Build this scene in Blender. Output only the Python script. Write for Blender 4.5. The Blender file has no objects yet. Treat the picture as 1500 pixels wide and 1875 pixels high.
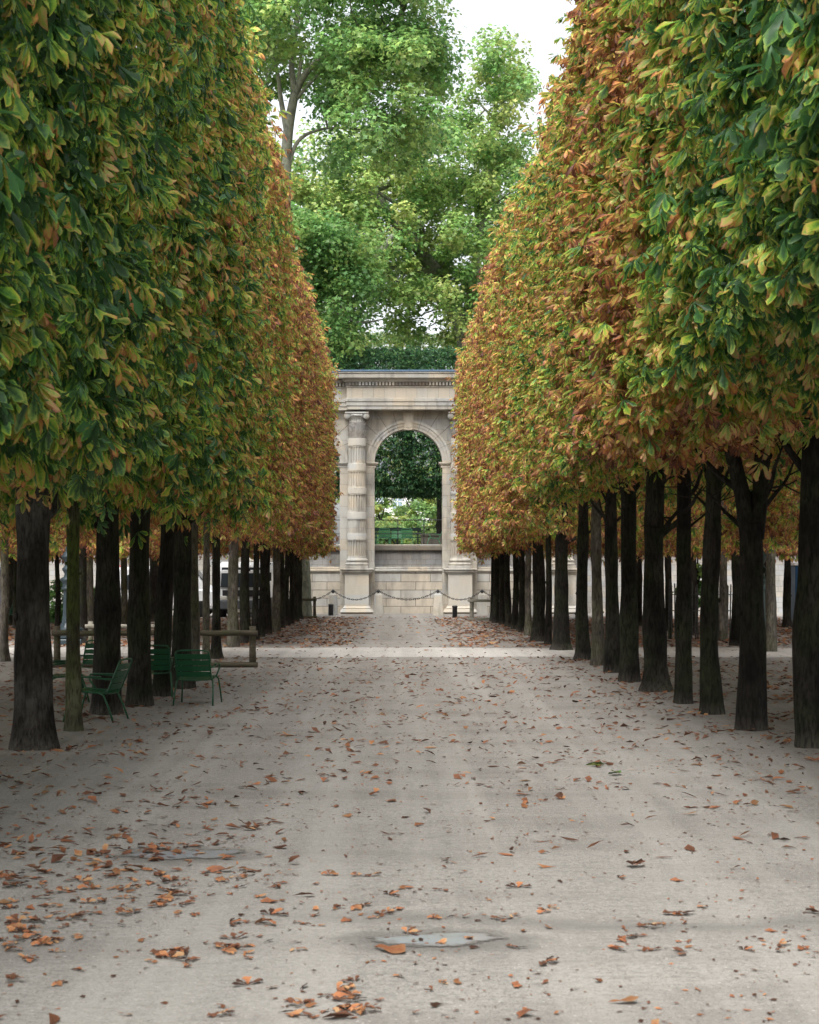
import bpy, math, random
import numpy as np
from mathutils import Vector, Matrix
R = math.radians
sc = bpy.context.scene
COL = sc.collection

# ------------------------------------------------------------------ camera, sky, sun, exposure
F, VX, VY, H = 3000.0, 728.0, 1040.0, 2.0        # photo: focal length and vanishing point in pixels, eye height
cd = bpy.data.cameras.new('camera'); cam = bpy.data.objects.new('camera', cd); COL.objects.link(cam)
cam.location = (0, 0, H); cam.rotation_euler = (R(90), 0, 0)
cd.sensor_width = 36; cd.lens = 36*F/1875
cd.shift_x = (750-VX)/1875; cd.shift_y = -(937.5-VY)/1875
cd.clip_start = 0.1; cd.clip_end = 2000
cd.dof.use_dof = True; cd.dof.focus_distance = 52; cd.dof.aperture_fstop = 7.0
sc.camera = cam

SUN_EL, SUN_ROT = 58, 200
w = bpy.data.worlds.new('World'); sc.world = w; w.use_nodes = True
nt = w.node_tree; nt.nodes.clear()
sky = nt.nodes.new('ShaderNodeTexSky'); sky.sky_type = 'NISHITA'; sky.sun_disc = False
sky.sun_elevation = R(SUN_EL); sky.sun_rotation = R(SUN_ROT); sky.dust_density = 4.0; sky.air_density = 1.0
hs = nt.nodes.new('ShaderNodeHueSaturation'); hs.inputs['Saturation'].default_value = 0.22
bg = nt.nodes.new('ShaderNodeBackground'); bg.inputs['Strength'].default_value = 0.15
wo = nt.nodes.new('ShaderNodeOutputWorld')
nt.links.new(sky.outputs[0], hs.inputs['Color']); nt.links.new(hs.outputs[0], bg.inputs[0]); nt.links.new(bg.outputs[0], wo.inputs[0])
sd = bpy.data.lights.new('sun', 'SUN'); sun = bpy.data.objects.new('sun', sd); COL.objects.link(sun)
sd.energy = 1.5; sd.angle = R(38); sd.color = (1.0, 0.965, 0.92)
sun.rotation_euler = (R(90-SUN_EL), 0, R(180-SUN_ROT))
sc.view_settings.view_transform = 'Standard'; sc.view_settings.look = 'None'
sc.view_settings.exposure = 1.3; sc.view_settings.gamma = 1.0
sc.cycles.use_adaptive_sampling = True; sc.cycles.adaptive_threshold = 0.012
sc.cycles.max_bounces = 8; sc.cycles.diffuse_bounces = 4; sc.cycles.glossy_bounces = 2; sc.cycles.transmission_bounces = 4
sc.cycles.use_denoising = True

def gd(py): return F*H/(py-VY)                    # depth at which the ground shows at photo row py
def wx(px, d): return (px-VX)*d/F
def wz(py, d): return H-(py-VY)*d/F

# ------------------------------------------------------------------ helpers
def tag(o, label=None, cat=None, group=None, kind=None):
    if label: o['label'] = label
    if cat: o['category'] = cat
    if group: o['group'] = group
    if kind: o['kind'] = kind
    return o
def thing(name, label, cat, loc=(0,0,0), rz=0, group=None):
    o = bpy.data.objects.new(name, None); COL.objects.link(o)
    o.location = loc; o.rotation_euler = (0,0,rz); o.empty_display_size = .2
    return tag(o, label, cat, group)
def link(name, me, parent=None, loc=None):
    o = bpy.data.objects.new(name, me); COL.objects.link(o)
    if parent: o.parent = parent
    if loc is not None: o.location = loc
    return o
def kids(o): return list(o.children)
def dup(o, parent=None, loc=None, rz=None, label=None, group=None):
    c = o.copy(); COL.objects.link(c); c.parent = parent
    if loc is not None: c.location = loc
    if rz is not None: c.rotation_euler = (0,0,rz)
    if label: c['label'] = label
    if group: c['group'] = group
    for k in kids(o): dup(k, c)
    return c

class MB:
    def __init__(s): s.v=[]; s.f=[]; s.sm=[]
    def add(s, vs, fs, smooth=False):
        b=len(s.v); s.v.extend([tuple(v) for v in vs]); s.f.extend([tuple(i+b for i in f) for f in fs]); s.sm.extend([smooth]*len(fs)); return s
    def box(s, c, d, rz=0, taper=1.0, bev=0.0, rx=0, ry=0):
        # box centred at c with sizes d, top scaled by taper, edges chamfered by bev
        x,y,z=[a/2 for a in d]; b=min(bev, x*.45, y*.45, z*.45)
        if b<=0:
            vs=[(sx*x*(taper if sz>0 else 1),sy*y*(taper if sz>0 else 1),sz*z) for sz in(-1,1) for sy in(-1,1) for sx in(-1,1)]
            fs=[(0,2,3,1),(4,5,7,6),(0,1,5,4),(2,6,7,3),(0,4,6,2),(1,3,7,5)]
        else:
            vs=[];fs=[]
            def ring(hx,hy,zz,k):
                hx*=k;hy*=k
                return [(-hx+b,-hy,zz),(hx-b,-hy,zz),(hx,-hy+b,zz),(hx,hy-b,zz),(hx-b,hy,zz),(-hx+b,hy,zz),(-hx,hy-b,zz),(-hx,-hy+b,zz)]
            for (zz,ins,k) in ((-z,b,1),(-z+b,0,1),(z-b,0,taper),(z,b,taper)):
                vs+=ring(x-ins*.7,y-ins*.7,zz,k)
            fs.append(tuple(range(7,-1,-1)))
            for r in range(3):
                for i in range(8):
                    j=(i+1)%8; fs.append((r*8+i,r*8+j,r*8+8+j,r*8+8+i))
            fs.append(tuple(range(24,32)))
        m=Matrix.Translation(c)@Matrix.Rotation(rz,4,'Z')@Matrix.Rotation(ry,4,'Y')@Matrix.Rotation(rx,4,'X')
        return s.add([m@Vector(v) for v in vs], fs)
    def tube(s, pts, rad, n=8, cap=True, jit=None, smooth=True):
        pts=[Vector(p) for p in pts]; k=len(pts)
        if not hasattr(rad,'__len__'): rad=[rad]*k
        vs=[];fs=[]; up=None
        for i,p in enumerate(pts):
            t=(pts[min(i+1,k-1)]-pts[max(i-1,0)]).normalized()
            if up is None:
                up=Vector((0,0,1)) if abs(t.z)<.9 else Vector((1,0,0))
            a=(up-t*up.dot(t)).normalized(); b=t.cross(a); up=a
            for j in range(n):
                q=2*math.pi*j/n; r=rad[i]*(jit(i,q) if jit else 1)
                vs.append(p+a*(r*math.cos(q))+b*(r*math.sin(q)))
        for i in range(k-1):
            for j in range(n):
                l=(j+1)%n; fs.append((i*n+j,i*n+l,i*n+n+l,i*n+n+j))
        s.add(vs,fs,smooth)
        if cap:
            base=len(s.v)-len(vs)
            s.f.append(tuple(base+j for j in range(n-1,-1,-1))); s.f.append(tuple(base+(k-1)*n+j for j in range(n))); s.sm+=[False,False]
        return s
    def lathe(s, prof, c=(0,0,0), n=32, flute=None, smooth=True, ang0=0):
        # prof: [(r,z)], flute(k,q)->radius factor
        vs=[];fs=[];k=len(prof)
        for i,(r,z) in enumerate(prof):
            for j in range(n):
                q=2*math.pi*j/n+ang0; rr=r*(flute(i,q) if flute else 1)
                vs.append((c[0]+rr*math.cos(q),c[1]+rr*math.sin(q),c[2]+z))
        for i in range(k-1):
            for j in range(n):
                l=(j+1)%n; fs.append((i*n+j,i*n+l,i*n+n+l,i*n+n+j))
        s.add(vs,fs,smooth); base=len(s.v)-len(vs)
        s.f.append(tuple(base+j for j in range(n-1,-1,-1))); s.f.append(tuple(base+(k-1)*n+j for j in range(n))); s.sm+=[False,False]
        return s
    def prism(s, poly, y0, y1, axis='y'):
        # poly in (a,b) -> extruded along axis; 'y': (x,z) , 'x': (y,z), 'z': (x,y)
        n=len(poly)
        def P(a,b,t): return (a,t,b) if axis=='y' else ((t,a,b) if axis=='x' else (a,b,t))
        vs=[P(a,b,y0) for a,b in poly]+[P(a,b,y1) for a,b in poly]
        fs=[tuple(range(n)),tuple(range(2*n-1,n-1,-1))]
        for i in range(n):
            j=(i+1)%n; fs.append((i,i+n,j+n,j))
        return s.add(vs,fs)
    def mesh(s, name, mat):
        me=bpy.data.meshes.new(name); me.from_pydata(s.v,[],s.f); me.polygons.foreach_set('use_smooth',s.sm)
        if mat: me.materials.append(mat)
        me.validate(); me.update(); return me
    def build(s, name, mat, parent=None, fix=True):
        me=s.mesh(name,mat)
        if fix:
            import bmesh
            bm=bmesh.new(); bm.from_mesh(me); bmesh.ops.recalc_face_normals(bm,faces=bm.faces); bm.to_mesh(me); bm.free()
        return link(name,me,parent)

# ------------------------------------------------------------------ materials
def mat(name):
    m=bpy.data.materials.new(name); m.use_nodes=True; t=m.node_tree; t.nodes.clear()
    out=t.nodes.new('ShaderNodeOutputMaterial'); return m,t,out
def N(t,typ,**kw):
    n=t.nodes.new(typ)
    for k,v in kw.items():
        if k.startswith('i_'):
            key=k[2:].replace('_',' '); n.inputs[key].default_value=v
        else: setattr(n,k,v)
    return n
def math_(t,op,a,b=None,c=None,clamp=False):
    n=t.nodes.new('ShaderNodeMath'); n.operation=op; n.use_clamp=clamp
    for i,x in enumerate((a,b,c)):
        if x is None: continue
        if isinstance(x,(int,float)): n.inputs[i].default_value=x
        else: t.links.new(x,n.inputs[i])
    return n.outputs[0]
def mixc(t,f,a,b,mode='MIX'):
    n=t.nodes.new('ShaderNodeMix'); n.data_type='RGBA'; n.blend_type=mode
    for s,x in ((0,f),(6,a),(7,b)):
        if isinstance(x,(int,float)): n.inputs[s].default_value=x
        elif isinstance(x,tuple): n.inputs[s].default_value=x+(1,) if len(x)==3 else x
        else: t.links.new(x,n.inputs[s])
    return n.outputs[2]
def ramp(t,f,stops,interp='LINEAR'):
    n=t.nodes.new('ShaderNodeValToRGB'); cr=n.color_ramp; cr.interpolation=interp
    while len(cr.elements)<len(stops): cr.elements.new(.5)
    for e,(p,c) in zip(cr.elements,stops):
        e.position=p; e.color=(c,c,c,1) if isinstance(c,(int,float)) else tuple(c)+(1,)
    t.links.new(f,n.inputs[0]); return n.outputs[0]
def noise(t,vec,scale,detail=4,rough=.55,dist=0):
    n=N(t,'ShaderNodeTexNoise'); n.inputs['Scale'].default_value=scale; n.inputs['Detail'].default_value=detail; n.inputs['Roughness'].default_value=rough; n.inputs['Distortion'].default_value=dist
    if vec is not None: t.links.new(vec,n.inputs['Vector'])
    return n.outputs['Fac']
def vmap(t,vec,scale=(1,1,1),loc=(0,0,0)):
    n=N(t,'ShaderNodeMapping'); n.inputs['Scale'].default_value=scale; n.inputs['Location'].default_value=loc; t.links.new(vec,n.inputs[0]); return n.outputs[0]
def principled(t,out,col,rough=.7,spec=.3,metal=0,bump=None,bstr=.3,bdist=.02):
    p=N(t,'ShaderNodeBsdfPrincipled'); p.inputs['Metallic'].default_value=metal; p.inputs['Specular IOR Level'].default_value=spec
    if isinstance(col,tuple): p.inputs['Base Color'].default_value=col+(1,)
    else: t.links.new(col,p.inputs['Base Color'])
    if isinstance(rough,(int,float)): p.inputs['Roughness'].default_value=rough
    else: t.links.new(rough,p.inputs['Roughness'])
    if bump is not None:
        b=N(t,'ShaderNodeBump'); b.inputs['Strength'].default_value=bstr; b.inputs['Distance'].default_value=bdist
        t.links.new(bump,b.inputs['Height']); t.links.new(b.outputs[0],p.inputs['Normal'])
    if out is not None: t.links.new(p.outputs[0],out.inputs[0])
    return p
def objco(t): return N(t,'ShaderNodeTexCoord').outputs['Object']
def geopos(t): return N(t,'ShaderNodeNewGeometry').outputs['Position']

def leaf_material(name, stops, wn=.7, tl=.35, rough=.42, under=1.25, spec=.4, we=.5, wr=.9, nscale=.55):
    m,t,out=mat(name)
    rn=N(t,'ShaderNodeAttribute',attribute_name='rnd').outputs['Fac']
    ed=N(t,'ShaderNodeAttribute',attribute_name='edge').outputs['Fac']
    oi=N(t,'ShaderNodeObjectInfo'); au=N(t,'ShaderNodeSeparateColor'); t.links.new(oi.outputs['Color'],au.inputs[0]); aut=au.outputs[0]
    nz=noise(t,geopos(t),nscale,2,.5); nf=noise(t,geopos(t),38,3,.6)
    s=math_(t,'MULTIPLY_ADD',math_(t,'SUBTRACT',rn,.5),wr,aut)
    s=math_(t,'MULTIPLY_ADD',math_(t,'SUBTRACT',ed,.45),we,s)
    s=math_(t,'MULTIPLY_ADD',math_(t,'SUBTRACT',nz,.5),wn,s)
    s=math_(t,'MULTIPLY_ADD',math_(t,'SUBTRACT',nf,.5),.5,s,clamp=True)
    c=ramp(t,s,stops)
    v=math_(t,'MULTIPLY_ADD',math_(t,'FRACT',math_(t,'MULTIPLY',rn,7.31)),.85,.55)
    c=mixc(t,1,c,N(t,'ShaderNodeCombineColor').outputs[0],'MIX') if False else c
    hv=N(t,'ShaderNodeHueSaturation'); t.links.new(c,hv.inputs['Color']); t.links.new(v,hv.inputs['Value'])
    c=hv.outputs[0]
    bf=N(t,'ShaderNodeNewGeometry').outputs['Backfacing']
    hb=N(t,'ShaderNodeHueSaturation'); hb.inputs['Value'].default_value=under; hb.inputs['Saturation'].default_value=.82; t.links.new(c,hb.inputs['Color'])
    c2=mixc(t,bf,c,hb.outputs[0])
    p=principled(t,None,c2,rough,spec)
    tr=N(t,'ShaderNodeBsdfTranslucent'); t.links.new(c,tr.inputs[0])
    mx=N(t,'ShaderNodeMixShader'); mx.inputs[0].default_value=tl
    t.links.new(p.outputs[0],mx.inputs[1]); t.links.new(tr.outputs[0],mx.inputs[2]); t.links.new(mx.outputs[0],out.inputs[0])
    return m

CHESTNUT=leaf_material('chestnut_leaves',[(0,(.04,.115,.035)),(.14,(.1,.24,.045)),(.28,(.22,.38,.045)),(.41,(.4,.46,.06)),(.53,(.53,.42,.1)),(.65,(.58,.3,.095)),(.82,(.45,.165,.065)),(1,(.2,.08,.055))],tl=.45,wn=1.05,we=.85,wr=.95,nscale=1.1,rough=.48,spec=.4)
DARKLEAF=leaf_material('dark_leaves',[(0,(.02,.07,.04)),(.5,(.06,.17,.06)),(1,(.17,.3,.08))],wn=.4,tl=.25)
PLANELEAF=leaf_material('plane_leaves',[(0,(.085,.22,.07)),(.45,(.18,.36,.1)),(.8,(.32,.45,.12)),(1,(.44,.48,.15))],wn=.5,tl=.45,under=1.3)
PALELEAF=leaf_material('pale_leaves',[(0,(.16,.32,.12)),(.5,(.3,.47,.16)),(.85,(.5,.55,.17)),(1,(.65,.55,.15))],wn=.6,tl=.5)
LITTER=leaf_material('litter',[(0,(.08,.04,.026)),(.35,(.17,.072,.04)),(.62,(.27,.105,.048)),(.88,(.33,.165,.078)),(1,(.34,.21,.11))],wn=.25,tl=.15,rough=.6,spec=.2,under=1.0)
GREENFALL=leaf_material('green_fallen_leaf',[(0,(.06,.12,.02)),(1,(.16,.2,.04))],tl=.2)

def bark_material(name,c0,c1,moss,mossamt=.5,scale=1.0):
    m,t,out=mat(name); g=geopos(t)
    v=vmap(t,g,(9*scale,9*scale,2.2*scale))
    n1=noise(t,v,1.6,6,.65); n2=noise(t,vmap(t,g,(3,3,1.1)),1.0,4,.6); n3=noise(t,g,1.3,3,.6)
    c=ramp(t,n1,[(.3,c0),(.7,c1)])
    c=mixc(t,ramp(t,n2,[(.5,0.0),(.66,.75)]),c,tuple(min(1,x*1.9) for x in c1))
    c=mixc(t,ramp(t,n2,[(.28,.8),(.42,0.0)]),c,tuple(x*.45 for x in c0))
    c=mixc(t,math_(t,'MULTIPLY',ramp(t,n3,[(.45,0.0),(.65,1.0)]),mossamt),c,moss)
    sz=N(t,'ShaderNodeSeparateXYZ'); t.links.new(objco(t),sz.inputs[0])
    dust=math_(t,'MULTIPLY',math_(t,'MULTIPLY_ADD',sz.outputs[2],-4.5,.8,clamp=True),math_(t,'MULTIPLY_ADD',n1,.8,.1))
    c=mixc(t,dust,c,(.16,.145,.125))
    c=mixc(t,ramp(t,noise(t,vmap(t,g,(22,22,5)),1.5,4,.7),[(.45,0.0),(.62,.7)]),c,tuple(x*.35 for x in c0)); principled(t,out,c,.9,.15,bump=n1,bstr=1.0,bdist=.05); return m
BARK=bark_material('chestnut_bark',(.013,.0115,.01),(.036,.032,.027),(.05,.065,.03),.5)
BARKMOSS=bark_material('mossy_bark',(.05,.045,.03),(.1,.1,.06),(.09,.13,.025),.95)
BARKPEEL=bark_material('peeling_bark',(.018,.016,.014),(.05,.045,.038),(.17,.165,.15),.5)
BARKPALE=bark_material('pale_bark',(.075,.068,.058),(.155,.14,.12),(.13,.14,.06),.5)
def plane_bark():
    m,t,out=mat('plane_bark'); g=geopos(t)
    n=noise(t,vmap(t,g,(4,4,2.2)),1.3,3,.5,.4); n2=noise(t,g,9,4)
    c=ramp(t,n,[(.38,(.13,.14,.11)),(.47,(.2,.215,.165)),(.55,(.28,.285,.22)),(.64,(.17,.2,.13))],'LINEAR')
    c=mixc(t,math_(t,'MULTIPLY',n2,.5),c,(.12,.12,.09))
    principled(t,out,c,.85,.2,bump=n,bstr=.4,bdist=.02); return m
PLANEBARK=plane_bark()
def simple(name,col,rough=.5,spec=.4,metal=0,var=.25,sc_=6,bstr=.1):
    m,t,out=mat(name); n=noise(t,objco(t),sc_,4)
    c=mixc(t,math_(t,'MULTIPLY',n,var*2),col,tuple(x*.45 for x in col))
    principled(t,out,c,math_(t,'MULTIPLY_ADD',n,.25,rough-.12),spec,metal,bump=n,bstr=bstr,bdist=.004); return m
GREENPAINT=simple('green_paint',(.012,.1,.04),.38,.5,var=.3,sc_=14)
GREENLIGHT=simple('light_green_paint',(.12,.4,.18),.4,.5,var=.3,sc_=14)
DARKGREEN=simple('dark_green_paint',(.015,.04,.035),.45,.5)
IRON=simple('iron',(.025,.027,.03),.5,.5,var=.4,sc_=20)
LAMPIRON=simple('lamp_iron',(.022,.04,.05),.45,.5,var=.3,sc_=9)
BLUEPLASTIC=simple('blue_plastic',(.02,.11,.27),.4,.4,var=.15,sc_=3)
WHITEPAINT=simple('white_paint',(.78,.8,.82),.3,.5,var=.06,sc_=2,bstr=.02)
BLACKPLASTIC=simple('black_plastic',(.02,.022,.025),.5,.4)
GREYPLASTIC=simple('grey_plastic',(.1,.11,.125),.5,.4)
RUBBER=simple('rubber',(.018,.018,.018),.85,.2)
STEEL=simple('steel',(.5,.52,.54),.35,.5,.8)
REDLENS=simple('red_lens',(.45,.02,.03),.25,.5,var=.05)
BLUEPAINT=simple('navy_paint',(.02,.05,.14),.35,.5,var=.1)
GLOBE=simple('lamp_glass',(.6,.6,.55),.3,.5,var=.1)
def glass_dark():
    m,t,out=mat('vehicle_glass'); principled(t,out,(.03,.04,.05),.06,.6); return m
VGLASS=glass_dark()
def wood(name,c0,c1):
    m,t,out=mat(name); o=objco(t)
    n=noise(t,vmap(t,o,(1.2,14,14)),2,5,.6); n2=noise(t,o,3,3)
    c=ramp(t,n,[(.3,c0),(.7,c1)]); c=mixc(t,ramp(t,n2,[(.45,0.0),(.7,.6)]),c,(.07,.085,.035))
    principled(t,out,c,.85,.2,bump=n,bstr=.6,bdist=.01); return m
LOG=wood('weathered_log',(.055,.047,.033),(.13,.11,.08))
GREYWOOD=wood('grey_wood',(.16,.15,.12),(.3,.28,.24))
PALING=wood('dark_paling',(.03,.03,.035),(.09,.085,.085))

def stone(name,base,bw=.9,bh=.42,var=.3,joint=.5,stain=.5,rough_noise=1.0,off=(0,0,0),moss=0.0,seed=0.0,darktop=None,msz=.008):
    m,t,out=mat(name); o=geopos(t)
    sx=N(t,'ShaderNodeSeparateXYZ'); t.links.new(o,sx.inputs[0])
    cx=N(t,'ShaderNodeCombineXYZ'); t.links.new(math_(t,'ADD',sx.outputs[0],off[0]),cx.inputs[0]); t.links.new(math_(t,'ADD',sx.outputs[2],off[2]),cx.inputs[1])
    dn=N(t,'ShaderNodeTexNoise'); dn.inputs['Scale'].default_value=5
    b=N(t,'ShaderNodeTexBrick'); b.offset=.5; b.inputs['Scale'].default_value=1.0; b.inputs['Brick Width'].default_value=bw; b.inputs['Row Height'].default_value=bh
    b.inputs['Mortar Size'].default_value=msz; b.inputs['Mortar Smooth'].default_value=.3; b.inputs['Bias'].default_value=0
    b.inputs['Color1'].default_value=(0,0,0,1); b.inputs['Color2'].default_value=(1,1,1,1); b.inputs['Mortar'].default_value=(.5,.5,.5,1)
    t.links.new(cx.outputs[0],b.inputs['Vector'])
    warm=tuple((base[0]*1.05,base[1]*.96,base[2]*.84)); cool=tuple((base[0]*.88,base[1]*.93,base[2]*1.0)); 
    c=mixc(t,b.outputs['Color'],warm,cool)
    n1=noise(t,vmap(t,o,(1,1,.6),(seed,0,seed)),1.1,5,.6); n2=noise(t,o,12,4,.6); n3=noise(t,vmap(t,o,(2.2,2.2,.5),(0,seed,0)),1.2,4,.6)
    c=mixc(t,math_(t,'MULTIPLY',ramp(t,n1,[(.42,0.0),(.68,1.0)]),min(1,stain*.85)),c,(.2,.19,.17))
    c=mixc(t,math_(t,'MULTIPLY',ramp(t,n3,[(.5,0.0),(.72,1.0)]),min(1,stain*.85)),c,(.12,.115,.105))
    if moss: c=mixc(t,math_(t,'MULTIPLY',ramp(t,noise(t,o,.9,4,.6),[(.52,0.0),(.68,1.0)]),moss),c,(.12,.13,.07))
    c=mixc(t,math_(t,'MULTIPLY',n2,var),c,tuple(x*.55 for x in base))
    if darktop:
        z0,z1,amt=darktop
        f=math_(t,'MULTIPLY_ADD',sx.outputs[2],1/(z1-z0),-z0/(z1-z0),clamp=True)
        c=mixc(t,math_(t,'MULTIPLY',math_(t,'MULTIPLY',f,amt),math_(t,'MULTIPLY_ADD',n3,1.2,.2)),c,(.085,.08,.078))
    if joint: c=mixc(t,math_(t,'MULTIPLY',b.outputs['Fac'],joint),c,(.12,.105,.085))
    hgt=math_(t,'MULTIPLY_ADD',n2,.35,math_(t,'MULTIPLY',b.outputs['Fac'],-1.0 if joint else 0.0))
    principled(t,out,c,.88,.2,bump=hgt,bstr=.5*rough_noise,bdist=.02); return m
ASHLAR=stone('ashlar',(.52,.49,.43),.95,.48,off=(.2,0,.1),stain=.8)
PLAIN=stone('plain_stone',(.535,.505,.445),joint=0,stain=.75)
PALESTONE=stone('pale_drum',(.55,.53,.48),joint=0,stain=.15,seed=3)
GREYCARVED=stone('weathered_carving',(.31,.29,.26),joint=0,stain=.9,seed=5)
DARKSTONE=stone('weathered_and_shade_stone',(.21,.18,.145),joint=0,stain=.7,seed=7)
FRIEZE=stone('frieze_stone',(.52,.49,.43),.47,3.0,off=(.1,0,.6),stain=.25)
PARAPET=stone('parapet_stone',(.52,.495,.445),1.3,.36,off=(.5,0,.05),stain=.7,joint=.9,seed=2,msz=.014)
TWALL=stone('terrace_wall',(.44,.435,.42),.42,.24,off=(0,0,.02),stain=.55,joint=.5,moss=.25,seed=9,darktop=(1.9,2.75,.85),msz=.01)
COPING=stone('coping_stone',(.2,.185,.16),1.6,3,joint=.6,stain=.7,seed=4)
POSTSTONE=stone('post_stone',(.53,.52,.48),joint=0,stain=.6,moss=.4,seed=6)
LEAD=simple('roof_lead',(.12,.2,.3),.45,.5,.3,var=.2,sc_=3)
RENDERWALL=simple('white_render',(.75,.74,.72),.8,.2,var=.08,sc_=1)
SLATE=simple('slate_roof',(.2,.22,.25),.7,.3)
WINGLASS=simple('window_glass',(.25,.32,.38),.15,.6,var=.1)

def ground_mat(name,base,damp=1.0):
    m,t,out=mat(name); g=geopos(t)
    n0=noise(t,g,.18,4,.55); n1=noise(t,vmap(t,g,(.35,1.2,1)),.9,5,.6); n2=noise(t,g,26,4,.7); n3=noise(t,g,140,3,.7)
    vo=N(t,'ShaderNodeTexVoronoi'); vo.inputs['Scale'].default_value=55; t.links.new(g,vo.inputs['Vector'])
    c=mixc(t,ramp(t,n0,[(.3,0.0),(.7,1.0)]),tuple(x*.88 for x in base),tuple(x*1.1 for x in base))
    c=mixc(t,math_(t,'MULTIPLY',ramp(t,n1,[(.46,0.0),(.66,1.0)]),.6*damp),c,tuple(x*f for x,f in zip(base,(.52,.5,.5))))
    c=mixc(t,ramp(t,n2,[(.38,.6),(.58,0.0)]),c,tuple(x*.5 for x in base)); n4=noise(t,vmap(t,g,(1,2.2,1)),6.5,5,.65); c=mixc(t,ramp(t,n4,[(.5,0.0),(.68,.75)]),c,tuple(x*.55 for x in base)); pb=N(t,'ShaderNodeTexVoronoi'); pb.inputs['Scale'].default_value=34; t.links.new(g,pb.inputs['Vector']); pc=N(t,'ShaderNodeSeparateColor'); t.links.new(pb.outputs['Color'],pc.inputs[0]); pm=math_(t,'MULTIPLY',math_(t,'LESS_THAN',pb.outputs['Distance'],.22),math_(t,'GREATER_THAN',pc.outputs[0],.72)); c=mixc(t,math_(t,'MULTIPLY',pm,.7),c,ramp(t,pc.outputs[1],[(.3,(.1,.09,.085)),(.7,(.48,.46,.43))]))
    c=mixc(t,ramp(t,n3,[(.5,0.0),(.75,.55)]),c,tuple(min(.8,x*1.55) for x in base))
    sp=noise(t,vmap(t,g,(1,1,1),(7,3,0)),75,2,.6); c=mixc(t,ramp(t,sp,[(.6,0.0),(.66,.85)]),c,(.09,.065,.05))
    trk=noise(t,vmap(t,g,(1.7,.05,1)),1.0,4,.6); c=mixc(t,math_(t,'MULTIPLY',ramp(t,trk,[(.45,0.0),(.66,1.0)]),.45),c,tuple(x*1.3 for x in base))
    # damp band and drip line crossing the alley near the camera
    s=N(t,'ShaderNodeSeparateXYZ'); t.links.new(g,s.inputs[0])
    yy=math_(t,'MULTIPLY_ADD',math_(t,'SUBTRACT',noise(t,vmap(t,g,(.6,.6,1)),1.0,3),.5),1.0,s.outputs[1])
    bd=math_(t,'MULTIPLY_ADD',math_(t,'ABSOLUTE',math_(t,'SUBTRACT',yy,9.25)),-3.6,1.0,clamp=True)
    bd=math_(t,'MULTIPLY',bd,math_(t,'MULTIPLY_ADD',s.outputs[0],.8,.9,clamp=True))
    c=mixc(t,math_(t,'MULTIPLY',bd,.6*damp),c,tuple(x*.45 for x in base))
    for (px_,py_,rx_,ry_) in ((wx(335,11.4),11.42,.62,.42),(wx(800,8.85),8.8,.66,.34)):   # wet margins of the puddles
        dx=math_(t,'MULTIPLY',math_(t,'SUBTRACT',s.outputs[0],px_),1/rx_); dy=math_(t,'MULTIPLY',math_(t,'SUBTRACT',s.outputs[1],py_),1/ry_)
        r2=math_(t,'ADD',math_(t,'ADD',math_(t,'MULTIPLY',dx,dx),math_(t,'MULTIPLY',dy,dy)),math_(t,'MULTIPLY_ADD',noise(t,g,5,4,.6),1.6,-.8))
        c=mixc(t,math_(t,'MULTIPLY',ramp(t,r2,[(.35,1.0),(1.0,0.0)]),.62*damp),c,tuple(x*.42 for x in base))
    h=math_(t,'ADD',math_(t,'MULTIPLY',n2,.7),math_(t,'MULTIPLY_ADD',n3,.35,math_(t,'MULTIPLY',vo.outputs['Distance'],-.5)))
    principled(t,out,c,.93,.2,bump=h,bstr=.55,bdist=.015); return m
GROUND=ground_mat('alley_sand',(.283,.269,.247))
PATH_SKYLIT=ground_mat('path_sand_skylit',(.47,.45,.42),.3)  # alley sand made lighter, open-sky brightness put into the colour
def water_mat():
    m,t,out=mat('puddle_water'); g=geopos(t)
    a=N(t,'ShaderNodeAttribute',attribute_name='edge').outputs['Fac']
    n=noise(t,vmap(t,g,(1,1.6,1)),4,5,.65)
    f=math_(t,'MULTIPLY_ADD',math_(t,'SUBTRACT',n,.5),2.0,a)
    p=principled(t,None,(.3,.315,.335),.05,.5)  # pale base: milky water with the sky's reflection put into its colour
    d=principled(t,None,(.15,.14,.13),.5,.4)
    mx=N(t,'ShaderNodeMixShader'); t.links.new(ramp(t,f,[(.3,0.0),(.55,1.0)]),mx.inputs[0]); t.links.new(p.outputs[0],mx.inputs[1]); t.links.new(d.outputs[0],mx.inputs[2])
    tr=N(t,'ShaderNodeBsdfTransparent'); m2=N(t,'ShaderNodeMixShader'); t.links.new(ramp(t,f,[(.5,0.0),(.85,1.0)]),m2.inputs[0]); t.links.new(mx.outputs[0],m2.inputs[1]); t.links.new(tr.outputs[0],m2.inputs[2])
    t.links.new(m2.outputs[0],out.inputs[0]); return m
WATER=water_mat()

# ------------------------------------------------------------------ setting
def sheet(name,x0,x1,y0,y1,z,m,nx=1,ny=1):
    b=MB(); vs=[(x0+(x1-x0)*i/nx,y0+(y1-y0)*j/ny,z) for j in range(ny+1) for i in range(nx+1)]
    b.add(vs,[(j*(nx+1)+i,j*(nx+1)+i+1,(j+1)*(nx+1)+i+1,(j+1)*(nx+1)+i) for j in range(ny) for i in range(nx)])
    o=b.build(name,m,fix=False); o['kind']='structure'; return o
sheet('ground',-700,700,-300,1200,0,GROUND)
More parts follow.
